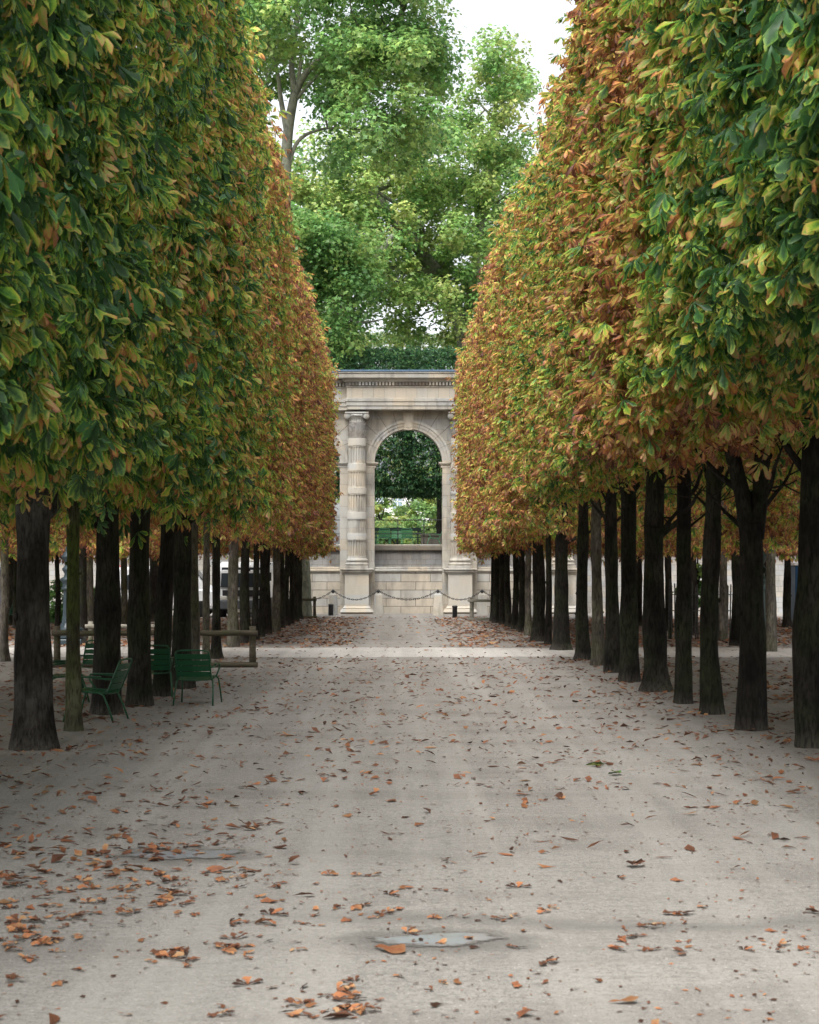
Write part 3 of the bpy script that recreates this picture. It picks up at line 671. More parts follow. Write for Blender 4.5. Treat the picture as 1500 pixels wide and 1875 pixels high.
bush('light green bushy tree seen through the arch on its right',812,930,106,2.4,3.0,48,150,.14,43,PALELEAF,.5,3.0,'garden_tree','tree','garden trees seen through the arch')
bush('low pale green shrub behind the terrace railing',735,975,103,4.0,.7,26,120,.12,44,PALELEAF,.35,3.0,'garden_shrub','shrub')
bush('leafy green shrub beside the left lamp post',118,1098,60,1.25,.75,26,110,.1,45,PLANELEAF,.2,0,'green_shrub','shrub',rr=(.25,.45))
bush('sprig of bright green leaves between the right trunks',1272,1055,50,.5,1.0,9,60,.12,46,PLANELEAF,.4,0,'young_shrub','shrub',rr=(.2,.35))

# pale building far behind
t=thing('pale_building','white building with tall windows glimpsed through the arch','building',(wx(728,150),150,3.0))
b=MB(); b.box((0,4,3.6),(9,8,7.6)); b.build('wall',RENDERWALL,t)
b=MB(); b.prism([(-4.7,7.4),(4.7,7.4),(3.8,10.2),(-3.8,10.2)],-.2,8.2); b.build('roof',SLATE,t)
for i in range(5):
    for z in (1.7,5.1):
        x=-3.4+1.7*i; b=MB(); b.box((x,-.03,z),(.95,.06,1.9)); fr=b.build('window',WHITEPAINT,t)
        b=MB()
        for sx in(-.22,.22):
            for sz in(-.45,.45): b.box((x+sx,-.075,z+sz),(.38,.03,.8))
        b.build('pane',WINGLASS,fr)

# ------------------------------------------------------------------ stone arcade
X0=.48; YF=71.9; YB=72.7; BAY=4.5; RA=1.49; ZS=6.61; SOF=8.89; PH=.755
arc=thing('stone_arcade','old stone arcade with round arch, banded columns and dentilled cornice','arcade',(X0,YF,0))
def loc(o): o.location=(-X0,-YF,0); return o
# wall with the three arch openings
b=MB(); TOP=9.95; NA=40
for k in(-1,0,1):
    c=X0+k*BAY
    xs=[c-BAY/2]+[c-RA*math.cos(math.pi*i/NA) for i in range(NA+1)]+[c+BAY/2]
    zs=[0]+[ZS+RA*math.sin(math.pi*i/NA) for i in range(NA+1)]+[0]
    for (Y,fl) in((YF,False),(YB,True)):
        for i in range(1,NA+1):
            q=[(xs[i],Y,zs[i]),(xs[i+1],Y,zs[i+1]),(xs[i+1],Y,TOP),(xs[i],Y,TOP)]; b.add(q,[(0,1,2,3)])
        for s in(-1,1):
            xa,xb=sorted((c+s*RA,c+s*BAY/2)); b.add([(xa,Y,0),(xb,Y,0),(xb,Y,TOP),(xa,Y,TOP)],[(0,1,2,3)])
    for i in range(1,NA+1): b.add([(xs[i],YF,zs[i]),(xs[i],YB,zs[i]),(xs[i+1],YB,zs[i+1]),(xs[i+1],YF,zs[i+1])],[(0,1,2,3)],True)
    for s in(-1,1): b.add([(c+s*RA,YF,0),(c+s*RA,YB,0),(c+s*RA,YB,ZS),(c+s*RA,YF,ZS)],[(0,1,2,3)])
for s in(-1,1): b.add([(X0+s*1.5*BAY,YF,0),(X0+s*1.5*BAY,YB,0),(X0+s*1.5*BAY,YB,TOP),(X0+s*1.5*BAY,YF,TOP)],[(0,1,2,3)])
b.add([(X0-1.5*BAY,YF,TOP),(X0+1.5*BAY,YF,TOP),(X0+1.5*BAY,YB,TOP),(X0-1.5*BAY,YB,TOP)],[(0,1,2,3)])
loc(b.build('arch_wall',ASHLAR,arc,fix=False))
for k in(-1,0,1):
    c=X0+k*BAY
    b=MB()   # archivolt: three stepped mouldings of voussoirs
    for (r0,r1,pr) in((RA-.002,RA+.13,.04),(RA+.13,RA+.26,.075),(RA+.26,RA+.37,.12)):
        for i in range(36):
            a0,a1=math.pi*i/36,math.pi*(i+1)/36; y0=YF-pr
            P=lambda r,a,y:(c-r*math.cos(a),y,ZS+r*math.sin(a))
            b.add([P(r0,a0,y0),P(r1,a0,y0),P(r1,a1,y0),P(r0,a1,y0),P(r0,a0,YF+.01),P(r1,a0,YF+.01),P(r1,a1,YF+.01),P(r0,a1,YF+.01)],[(0,1,2,3),(1,5,6,2),(0,3,7,4)])
    # voussoir joint grooves as slim dark recess strips
    loc(b.build('archivolt',PLAIN,arc,fix=False))
    b=MB(); b.prism([(c-.17,ZS+RA-.05),(c+.17,ZS+RA-.05),(c+.25,SOF-.02),(c-.25,SOF-.02)],YF-.17,YF+.02); b.prism([(c-.1,ZS+RA+.05),(c+.1,ZS+RA+.05),(c+.15,SOF-.1),(c-.15,SOF-.1)],YF-.2,YF-.17)
    loc(b.build('keystone',PLAIN,arc))
    b=MB()
    for a in (25,42,58,73,107,122,138,155):   # radiating joints over the arch
        q=R(a); r0,r1=RA+.37,min(RA+1.0,(SOF-.1-ZS)/max(.2,math.sin(q)))
        if r1<r0+.15: r1=r0+.15
        for (ra,rb) in ((r0,r1),):
            n_=Vector((math.sin(q),0,math.cos(q)))*.012
            p0=Vector((c-ra*math.cos(q),YF-.003,ZS+ra*math.sin(q))); p1=Vector((c-rb*math.cos(q),YF-.003,ZS+rb*math.sin(q)))
            b.add([p0-n_,p0+n_,p1+n_,p1-n_],[(0,1,2,3)])
        for pr,r_a,r_b in((.124,RA+.265,RA+.365),(.079,RA+.135,RA+.255),(.044,RA+.005,RA+.125)):
            p0=Vector((c-r_a*math.cos(q),YF-pr,ZS+r_a*math.sin(q))); p1=Vector((c-r_b*math.cos(q),YF-pr,ZS+r_b*math.sin(q))); n_=Vector((math.sin(q),0,math.cos(q)))*.007
            b.add([p0-n_,p0+n_,p1+n_,p1-n_],[(0,1,2,3)])
    loc(b.build('voussoir_joint',DARKSTONE,arc,fix=False))
    for s in(-1,1):     # imposts
        xi=c+s*RA; xo=c+s*(BAY/2-.41)
        b=MB()
        for (z0,z1,pr) in((ZS-.21,ZS-.1,.07),(ZS-.1,ZS-.04,.11),(ZS-.04,ZS+.03,.16)):
            a_,b_=sorted((xi-s*pr,xo)); b.box(((a_+b_)/2,(YF-pr+YB)/2+.0,(z0+z1)/2),(b_-a_,YB-YF+pr-.1,z1-z0-.002),bev=.01)
        loc(b.build('impost',PLAIN,arc))
    # parapet closing the foot of the bay
    hwp=RA-.004
    b=MB(); b.box((c,YF+.42,.92),(2*hwp,.5,1.84)); loc(b.build('parapet',PARAPET,arc))
    b=MB(); b.box((c,YF+.4,1.9),(2*hwp,.62,.115),bev=.03); b.box((c,YF+.42,2.005),(2*hwp,.5,.09),bev=.04); loc(b.build('parapet_cap',PLAIN,arc))
YC=71.55
def fl(n,dep): return lambda i,q: 1-dep*max(0,math.cos(q*n))**1.0*1.0
for k in(-1.5,-.5,.5,1.5):
    cx=X0+k*BAY
    ped=MB()
    ped.box((cx,YC+.1,1.07),(1.04,1.0,1.4)); loc(ped.build('pedestal',PALESTONE if abs(k)<1 else PLAIN,arc))
    ped=MB()
    ped.box((cx,YC+.1,1.79),(1.2,1.12,.06),bev=.02); ped.box((cx,YC+.1,1.86),(1.33,1.22,.085),bev=.03); ped.box((cx,YC+.1,1.945),(1.45,1.32,.085),bev=.02)
    loc(ped.build('pedestal_cap',PLAIN,arc))
    ped=MB(); ped.box((cx,YC+.1,.29),(1.24,1.16,.14),bev=.06,taper=.9); ped.box((cx,YC+.1,.14),(1.46,1.36,.16),bev=.03,taper=.93)
    loc(ped.build('pedestal_base',PALESTONE,arc)); ped=MB(); ped.box((cx,YC+.1,.02),(1.36,1.26,.12)); loc(ped.build('pedestal_footing',DARKSTONE,arc))
    col=thing('column',None,None,(cx-X0,YC-YF,0)); col.parent=arc
    del_keys=[kk for kk in('label','category') if kk in col.keys()]
    b=MB(); b.box((0,0,2.05),(1.0,1.0,.12),bev=.01)
    b.lathe([(.48,2.11),(.52,2.14),(.52,2.19),(.47,2.22),(.44,2.25),(.45,2.28),(.48,2.3),(.49,2.34),(.46,2.38),(.425,2.4),(.41,2.47)],(0,0,0),40)
    b.build('column_base',PLAIN,col)
    def yz(y): return 2+(1040-y)/42.0
    def rz_(z): return .405-.05*(z-2.4)/6.0
    drums=[(1020,990,'f'),(989,977,'r'),(976,952,'p'),(951,938,'r'),(937,906,'f'),(905,893,'r'),(892,864,'f'),(863,849,'r'),(848,818,'f'),(817,803,'r'),(802,774,'c'),(773,766,'f')]
    for (ya,yb,kind) in drums:
        z0,z1=yz(ya),yz(yb)
        if kind=='r':
            r=rz_(z0)+.038; b=MB(); b.lathe([(r-.06,z0),(r-.012,z0+.002),(r,z0+.02),(r,z1-.02),(r-.012,z1-.002),(r-.06,z1)],(0,0,0),48,smooth=False); b.build('drum',PALESTONE,col)
        elif kind in'fp':
            b=MB(); n=120; dp=.12 if kind=='f' else .05
            pr=[(rz_(z0)+.01,z0-.03),(rz_(z0)+.01,z0+.025),(rz_(z0),z0+.035)]+[(rz_(z0+(z1-z0)*i/4),z0+.035+(z1-z0-.07)*i/4) for i in range(5)]+[(rz_(z1),z1-.03),(rz_(z1)+.01,z1-.02),(rz_(z1)+.01,z1+.03)]
            m_=len(pr); b.lathe(pr,(0,0,0),n,lambda i,q,m_=m_,dp=dp:(1 if i<2 or i>m_-3 else 1-dp*(1 if math.cos(q*20)>-.2 else 0)),smooth=False); b.build('fluted_drum',ASHLAR if kind=='p' else PLAIN,col)
        else:
            rg=random.Random(int(cx*10)); b=MB(); r=rz_(z0)+.01; b.lathe([(r,z0-.03),(r,z1+.03)],(0,0,0),40,smooth=False)
            for i in range(90):
                q=rg.uniform(math.pi,2*math.pi); z=rg.uniform(z0+.05,z1-.05); s_=rg.uniform(.03,.06)
                b.box((r*math.cos(q),r*math.sin(q),z),(s_*.7,.06,s_*1.6),rz=q+math.pi/2,bev=.012,ry=rg.uniform(-.6,.6))
            b.build('carved_drum',GREYCARVED,col)
    b=MB(); zc=yz(766)
    b.lathe([(.37,zc),(.4,zc+.03),(.45,zc+.1),(.46,zc+.15),(.4,zc+.17)],(0,0,0),40)
    for s in(-1,1):
        for yy in(-.36,):
            cxv,czv=s*.41,zc+.09
            for (rr,p0) in((.14,0),(.105,.02),(.07,.035),(.035,.05)):
                k0=len(b.v); b.lathe([(rr,0),(rr,.74 if rr==.14 else .02),(rr*.93,.76 if rr==.14 else .03)],(0,0,0),24)
                mt=Matrix.Translation((cxv,.38 if rr==.14 else yy-p0,czv))@Matrix.Rotation(R(90),4,'X')
                for j in range(k0,len(b.v)): b.v[j]=tuple(mt@Vector(b.v[j]))
    b.box((0,-.02,zc+.22),(1.04,.86,.07),bev=.02)
    for i in range(5): b.lathe([(.005,-.05),(.045,-.03),(.055,0),(.045,.03),(.005,.05)],(-.2+.1*i,-.45,zc+.11),8)
    b.build('capital',PLAIN,col)
# entablature
xl,xr=X0-BAY/2-.43,X0+BAY/2+.43; ends=(X0-1.5*BAY-.1,X0+1.5*BAY+.1)
def band(name,z0,z1,pr,m,bev=.0,gap=.002):
    b=MB()
    for a,c_,dy in((xl,xr,YC-.42),(ends[0],xl-.002,YC-.02),(xr+.002,ends[1],YC-.02)):
        yf=dy-pr; ex=pr if a==xl else 0
        b.box(((a+c_)/2,(yf+YF+.2)/2,(z0+z1)/2),(c_-a+2*ex,YF+.2-yf,z1-z0-gap),bev=bev)
    return loc(b.build(name,m,arc))
band('architrave',SOF,SOF+.16,0,ASHLAR); band('architrave_band',SOF+.16,SOF+.33,.035,ASHLAR); band('architrave_moulding',SOF+.33,SOF+.48,.08,ASHLAR,.02)
band('frieze',SOF+.48,SOF+.95,.0,FRIEZE); band('bed_moulding',SOF+.95,SOF+1.0,.05,PLAIN,.015)
band('dentil_ground',SOF+1.0,SOF+1.19,.06,DARKSTONE); band('dentil_fillet',SOF+1.19,SOF+1.25,.14,PLAIN)  # ground behind the dentils coloured dark to paint shade into the gaps
b=MB(); b2=MB()
x=ends[0]+.1; i=0
while x<ends[1]:
    yf=(YC-.42 if xl<x<xr else YC-.02)-.06
    px=VX+x*42.0
    bb=b2 if (638<px<659 or 725<px<784) else b
    bb.box((x,yf-.045,SOF+1.1),(.085,.09,.15),bev=.008); x+=.145
loc(b.build('dentils',PLAIN,arc)); 
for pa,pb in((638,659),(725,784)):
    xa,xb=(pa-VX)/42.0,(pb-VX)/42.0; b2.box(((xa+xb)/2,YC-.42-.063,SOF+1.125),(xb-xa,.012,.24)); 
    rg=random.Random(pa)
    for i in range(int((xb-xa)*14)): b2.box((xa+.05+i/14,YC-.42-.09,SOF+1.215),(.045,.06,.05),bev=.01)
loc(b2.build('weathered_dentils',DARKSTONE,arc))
band('cornice_soffit',SOF+1.25,SOF+1.31,.2,PLAIN,.02); band('cornice',SOF+1.31,SOF+1.52,.42,PLAIN,.03); band('cornice_lip',SOF+1.52,SOF+1.58,.47,PLAIN,.015)
band('roof_edge',SOF+1.58,SOF+1.66,.5,LEAD,.015)
b=MB()
for a in np.arange(xl-.3,xr+.4,1.0): b.box((a,YC-.72,SOF+1.675),(.05,.5,.03),bev=.005)
loc(b.build('roof_seam',LEAD,arc))

# terrace retaining wall, railing, things on the terrace
t=thing('terrace_wall','long pale block retaining wall with dark stone coping behind the trees','wall',(0,73.2,0))
b=MB(); b.box((0,.2,1.38),(96,.4,2.78)); b.build('wall_face',TWALL,t)
b=MB(); b.box((0,.17,2.885),(96,.62,.23),bev=.04); b.build('coping',COPING,t)
b=MB(); b.box((0,.16,3.025),(96,.56,.05),bev=.015); b.build('coping_top',PALESTONE,t)
t=thing('iron_railing','thin dark iron railing along the terrace edge','railing',(0,73.35,3.05))
b=MB(); b.tube([(-30,0,1.1),(30,0,1.1)],.022,8); b.build('top_rail',IRON,t)
b=MB(); b.tube([(-30,0,.48),(30,0,.48)],.016,6); b.build('lower_rail',IRON,t)
for i in range(-24,25):
    x=.02+i*1.165; b=MB(); b.tube([(x,0,0),(x,0,1.1)],.022,6); b.build('post',IRON,t)

# ------------------------------------------------------------------ chain and stone posts
PX=[(-4.65,69.2),(wx(610,69.2),69.2),(wx(693,69.2),69.2),(wx(802,69.2),69.2),(wx(883,69.2),69.2),(5.55,69.2)]
plabel=['tapered stone post with black finial behind the left barrier','tapered stone post with black finial left of the left pedestal','tapered stone post with black finial right of the left pedestal','tapered stone post with black finial left of the right pedestal','tapered stone post with black finial behind the right wooden barrier','tapered stone post with black finial among the right trunks']
for (x,y),lb in zip(PX,plabel):
    t=thing('stone_post',lb,'post',(x,y,0),0,'stone posts carrying the chain')
    b=MB(); b.box((0,0,.42),(.44,.44,.9),taper=.76,bev=.02); b.box((0,0,.9),(.32,.32,.06),taper=.6,bev=.01); b.build('shaft',POSTSTONE,t)
    b=MB(); b.lathe([(.05,.92),(.06,.95),(.035,.97),(.07,1.0),(.075,1.03),(.05,1.07),(.015,1.1)],(0,0,0),12); b.tube([(-.1,0,1.0),(.1,0,1.0)],.018,6); b.build('finial',IRON,t)
for i in range(5):
    x0,x1=PX[i][0]+.08,PX[i+1][0]-.08; sag=.34; b=MB(); ln=x1-x0; n=int(ln/.085)
    for k in range(n):
        u=(k+.5)/n; x=x0+ln*u; z=1.0-sag*(1-(2*u-1)**2); sl=math.atan(4*sag*(2*u-1)/ln)
        pts=[]
        for q in range(9):
            a=2*math.pi*q/8; px,pz=.062*math.cos(a),.028*math.sin(a)
            if k%2: v=Vector((px,pz,0))
            else: v=Vector((px,0,pz))
            v=Matrix.Rotation(-sl,3,'Y')@v; pts.append((x+v.x,69.2+v.y,z+v.z))
        b.tube(pts,.0115,5,False)
    o=b.build('hanging_chain',IRON)
    tag(o,['black chain sagging behind the left barrier','black chain sagging in front of the left pedestal','black chain sagging below the middle of the arch','black chain sagging in front of the right pedestal','black chain sagging behind the right barrier'][i],'chain','chains between the stone posts')
for px,py,lb in((606,1127,'short black bollard at the foot of the left stone post'),(833,1131,'short black bollard standing alone before the right pedestal')):
    d=gd(py); b=MB(); b.lathe([(.1,0),(.1,.42),(.115,.43),(.115,.46),(.09,.485),(.02,.495)],(0,0,0),20)
    o=b.build('black_bollard',IRON); o.location=(wx(px,d),d,0); tag(o,lb,'bollard','short black bollards')

# ------------------------------------------------------------------ wooden barriers
def log_barrier(label,x0,x1,d,h,posts,lr=.055,low=True,m=LOG,skew=0,group='wooden barriers'):
    t=thing('log_barrier',label,'barrier',((x0+x1)/2,d,0),0,group); hx=(x1-x0)/2; rg=random.Random(int(abs(x0)*100))
    def log(z,nm,a,c,y=0):
        b=MB(); n=14; b.tube([(a+(c-a)*i/n,y+skew*(i/n-.5)+.01*math.sin(i*1.7),z+.008*math.sin(i*2.1)) for i in range(n+1)],[lr*(1+.05*math.sin(i*2.3)) for i in range(n+1)],12); b.build(nm,m,t)
    log(h,'top_rail',-hx,hx)
    if low: log(lr*.9,'ground_rail',-hx,hx)
    for p in posts:
        b=MB(); b.tube([(p-(x0+x1)/2,lr*1.7,-.05),(p-(x0+x1)/2,lr*1.7,h*.5),(p-(x0+x1)/2,lr*1.7,h+lr*2.4)],[lr*1.3,lr*1.22,lr*1.2],12); b.build('post',m,t)
d=gd(1222)
log_barrier('long round log barrier behind the green chairs',wx(95,d),wx(472,d),d,.69,[wx(462,d),wx(330,d),wx(103,d)],.056)
log_barrier('short pale log barrier past the cross path by the lamp post',wx(156,41.6),wx(300,41.6),41.6,.52,[wx(165,41.6),wx(262,41.6)],.05,False,GREYWOOD)
d=gd(1132)
log_barrier('small dark log barrier at the foot of the plane tree',wx(532,d),wx(580,d),d,.74,[wx(576,d)],.05,True)
d=62.4
t=thing('wooden_barrier','weathered grey timber frame barrier at the end of the right row','barrier',(wx(880,d),d,0),0,'wooden barriers')
for x in(-.36,.42):
    b=MB(); b.box((x,0,.44),(.1,.1,.9),bev=.012); b.build('post',GREYWOOD,t)
    b=MB(); b.box((x+.08,.5,.42),(.1,.1,.84),bev=.012); b.build('post',GREYWOOD,t)
for z,nm in((.76,'top_rail'),(.06,'ground_rail')):
    b=MB(); b.box((.1,-.07,z),(1.2,.05,.1),bev=.01); b.box((.18,.57,z-.02),(1.2,.05,.1),bev=.01); b.box((-.36,.25,z+.1),(.08,.62,.06),bev=.01); b.build(nm,GREYWOOD,t)

# ------------------------------------------------------------------ green garden chairs
def make_chair(label,group,m=GREENPAINT):
    t=thing('garden_chair',label,'chair',(0,0,0),0,group)
    r=.0125
    b=MB()
    for i in range(6):
        y=-.2+.085*i; z=.375+.03*(i/5)
        vs=[];n=6
        for j in range(n+1):
            x=-.235+.47*j/n; zz=z-.012*(1-(2*j/n-1)**2); vs+=[(x,y-.036,zz),(x,y+.036,zz+.004),(x,y+.036,zz-.004),(x,y-.036,zz-.008)]
        fs=[]
        for j in range(n):
            for q in range(4): fs.append((4*j+q,4*j+(q+1)%4,4*j+4+(q+1)%4,4*j+4+q))
        fs+=[(0,1,2,3),(4*n+3,4*n+2,4*n+1,4*n)]; b.add(vs,fs)
    b.build('seat',m,t)
    b=MB()
    for i,(z,hh) in enumerate(((.455,.075),(.54,.075),(.625,.075),(.715,.08))):
        vs=[];n=8;lean=-.25-.42*(z-.42)
        for j in range(n+1):
            x=-.24+.48*j/n; y=lean-.03*(1-(2*j/n-1)**2); dz=hh/2; dy=.42*dz
            vs+=[(x,y+dy,z-dz),(x,y-dy,z+dz),(x,y-dy+.006,z+dz),(x,y+dy+.006,z-dz)]
        fs=[]
        for j in range(n):
            for q in range(4): fs.append((4*j+q,4*j+(q+1)%4,4*j+4+(q+1)%4,4*j+4+q))
        fs+=[(0,1,2,3),(4*n+3,4*n+2,4*n+1,4*n)]; b.add(vs,fs)
    b.build('backrest',m,t)
    b=MB(); P=[(-.25,-.2,.37),(-.25,-.25,.42)]+[(-.25,-.25-.42*(z-.42),z) for z in(.5,.6,.7)]+[(-.245,-.39,.765),(-.22,-.4,.795),(-.18,-.405,.805),(0,-.415,.81),(.18,-.405,.805),(.22,-.4,.795),(.245,-.39,.765)]+[(.25,-.25-.42*(z-.42),z) for z in(.7,.6,.5)]+[(.25,-.25,.42),(.25,-.2,.37)]
    b.tube(P,r,8); b.build('back_frame',m,t)
    for s in(-1,1):
        b=MB(); b.tube([(s*.25,-.22,.375),(s*.25,.0,.385),(s*.25,.24,.405),(s*.245,.265,.4)],r,8); b.build('seat_rail',m,t)
        b=MB(); b.tube([(s*.255,.1,.39),(s*.285,.2,.5),(s*.29,.22,.55),(s*.29,.19,.585),(s*.29,.1,.59),(s*.29,-.1,.575),(s*.285,-.25,.56),(s*.26,-.315,.56)],r,8)
        b.box((s*.29,.0,.595),(.045,.32,.012),bev=.004); b.build('armrest',m,t)
        b=MB(); b.tube([(s*.25,.2,.4),(s*.27,.25,.36),(s*.285,.3,.2),(s*.3,.345,0)],r,8); b.build('leg',m,t)
        b=MB(); b.tube([(s*.25,-.12,.38),(s*.265,-.19,.35),(s*.28,-.26,.2),(s*.29,-.33,0)],r,8); b.build('leg',m,t)
    return t
g='green garden chairs among the left trunks'
ch=make_chair('green metal armchair with its back to us, standing clear on the gravel',g)
ch.location=(wx(363,24.2),24.1,0); ch.rotation_euler=(0,0,R(-4))
dup(ch,None,(wx(281,25.6),25.6,0),R(8),'green metal armchair half hidden behind a trunk, left of the clear one')
dup(ch,None,(wx(180,21.6),21.5,0),R(80),'green metal armchair seen from its side, facing left before a thick trunk')
dup(ch,None,(wx(118,24.6),24.6,0),R(-75),'green metal armchair facing right behind the mossy thin trunk')
dup(ch,None,(wx(160,26.2),26.6,0),R(170),'green metal armchair facing us in the shade between two trunks')
c=dup(ch,None,(wx(17,57),57,0),R(60),'pale green chair far away at the left edge'); 
gt='green chairs on the terrace'
cl=make_chair('light green slatted chair on the terrace, left in the arch',gt,GREENLIGHT); cl.location=(wx(702,75.6),75.6,3.0); cl.rotation_euler=(0,0,R(8))
dup(cl,None,(wx(748,75.7),75.7,3.0),R(-12),'light green slatted chair on the terrace below the end of the bench')
dup(cl,None,(wx(726,77.6),77.6,3.0),R(175),'light green chair on the terrace behind the middle railing post')
dup(cl,None,(wx(795,76.5),76.5,3.0),R(90),'light green chair on the terrace beside the stone block')
t=thing('park_bench','long dark green bench on the terrace behind the chairs','bench',(wx(727,78.3),78.3,3.0))
b=MB(); b.box((0,-.22,.84),(2.3,.03,.16),bev=.006); b.box((0,-.2,.64),(2.3,.03,.1),bev=.006); b.build('backrest',DARKGREEN,t)
b=MB(); b.box((0,.05,.45),(2.3,.42,.04),bev=.006); b.build('seat',DARKGREEN,t)
for x in(-1.0,0,1.0):
    b=MB(); b.box((x,-.17,.45),(.06,.05,.9)); b.box((x,.2,.22),(.06,.05,.44)); b.build('leg',DARKGREEN,t)
t=thing('stone_block','low dark stone planter block on the terrace at right in the arch','planter',(wx(798,77.4),77.4,3.0))
b=MB(); b.box((0,0,.26),(1.4,.6,.52),bev=.03); b.build('block',COPING,t); b=MB(); b.box((0,0,.55),(1.5,.7,.07),bev=.02); b.build('rim',COPING,t)

# ------------------------------------------------------------------ lamp posts
def lamp_post(label,x,d,m):
    t=thing('lamp_post',label,'lamp post',(x,d,0),0,'iron lamp posts')
    b=MB(); b.box((0,0,.07),(.74,.74,.14),bev=.02); b.box((0,0,.24),(.6,.6,.2),bev=.03)
    b.lathe([(.36,.34),(.36,.4),(.29,.45),(.23,.55),(.2,.75),(.185,1.1),(.18,1.42)],(0,0,0),8,smooth=False,ang0=R(22.5)); b.build('pedestal',m,t)
    b=MB(); b.lathe([(.2,1.42),(.23,1.44),(.23,1.49),(.2,1.51),(.21,1.6),(.25,1.66),(.27,1.7),(.25,1.73),(.17,1.77),(.15,1.85),(.2,1.93),(.22,1.98),(.17,2.02),(.13,2.1),(.18,2.2),(.22,2.27),(.24,2.3),(.19,2.36),(.13,2.44),(.12,2.6),(.145,2.64),(.115,2.68),(.1,2.9)],(0,0,0),24); b.build('collar',m,t)
    b=MB(); b.lathe([(.1,2.9),(.085,3.6),(.07,4.3),(.1,4.34),(.1,4.38),(.06,4.42),(.05,4.6),(.12,4.66)],(0,0,0),16,flute=lambda i,q:1-.08*max(0,math.cos(8*q))); b.build('shaft',m,t)
    b=MB(); b.lathe([(.12,4.66),(.2,4.8),(.24,5.05),(.2,5.08)],(0,0,0),6,smooth=False); b.build('lantern',GLOBE,t)
    b=MB(); b.lathe([(.27,5.08),(.2,5.2),(.08,5.3),(.03,5.42),(.005,5.45)],(0,0,0),6,smooth=False); b.build('lantern_cap',m,t)
lamp_post('blue-grey iron lamp post with turned rings behind the left trunks',wx(129,43),43,LAMPIRON)
lamp_post('dark iron lamp post half hidden behind the forked trunk',wx(1389,41.6),41.6,DARKGREEN)

# ------------------------------------------------------------------ paling fence and blue cabin on the right
t=thing('paling_fence','dark fence of thin upright palings between the right trunks','fence',(wx(1287,46),46,0))
rg=random.Random(9); b=MB()
for i in range(24):
    x=-.95+i*.082+rg.uniform(-.015,.015); h=1.55+rg.uniform(-.08,.08); b.box((x,rg.uniform(-.01,.01),h/2),(.035,.022,h),ry=rg.uniform(-.02,.02)); k=len(b.v)
b.build('palings',PALING,t)
for z in(.35,.8,1.25):
    b=MB(); b.tube([(-.97,.03,z),(.97,.03,z)],.012,6); b.build('wire_rail',IRON,t)
for x in(-.9,.05,.9):
    b=MB(); b.tube([(x,.09,0),(x,.09,1.7)],.035,8); b.build('post',PALING,t)
d=gd(1143); t=thing('blue_cabin','tall blue portable cabin behind the far right trunk','cabin',(wx(1478,d),d,0))
b=MB(); b.box((0,0,.08),(1.16,1.16,.16),bev=.02); b.build('base',GREYPLASTIC,t)
b=MB(); b.box((0,0,1.12),(1.1,1.1,1.92),bev=.03); b.build('wall',BLUEPLASTIC,t)
b=MB(); b.box((0,-.57,1.1),(.72,.035,1.8),bev=.01); dr=b.build('door',BLUEPLASTIC,t); b=MB(); b.box((.27,-.605,1.1),(.04,.03,.16),bev=.008); b.build('handle',GREYPLASTIC,dr)
b=MB(); b.box((0,0,2.13),(1.18,1.18,.1),bev=.04,taper=.9); b.build('roof',WHITEPAINT,t)

# ------------------------------------------------------------------ parked vehicles
def wheel(parent,x,y,r=.34,w_=.22):
    wt=bpy.data.objects.new('wheel',None); COL.objects.link(wt); wt.parent=parent; wt.location=(x,y,r)
    for nm,pr,m in(('tyre',[(r*.62,-w_/2),(r*.93,-w_/2),(r,-w_*.35),(r,w_*.35),(r*.93,w_/2),(r*.62,w_/2)],RUBBER),('rim',[(.05,-w_*.4),(r*.3,-w_*.44),(r*.6,-w_*.35),(r*.62,-w_*.48),(r*.62,w_*.48),(r*.6,w_*.35),(r*.3,w_*.44),(.05,w_*.4)],STEEL)):
        b=MB(); b.lathe(pr,(0,0,0),24); b.v=[(v[0],v[2],v[1]) for v in b.v]; b.build(nm,m,wt)
def loft(b,secs):
    """sections along x: (x, half width low, half width high, z low, z belt, z top)"""
    vs=[];n=0
    for (x,hl,hh,zl,zb,zt) in secs:
        ring=[(x,-hl*.96,zl),(x,-hl,zl+.12),(x,-hl,zb),(x,-hh,zt-.1),(x,-hh*.88,zt),(x,hh*.88,zt),(x,hh,zt-.1),(x,hl,zb),(x,hl,zl+.12),(x,hl*.96,zl)]; n=len(ring); vs+=ring
    fs=[]
    for i in range(len(secs)-1):
        for j in range(n): l=(j+1)%n; fs.append((i*n+j,i*n+l,i*n+n+l,i*n+n+j))
    fs+=[tuple(range(n)),tuple(range(len(vs)-1,len(vs)-n-1,-1))]
    b.add(vs,fs,False)
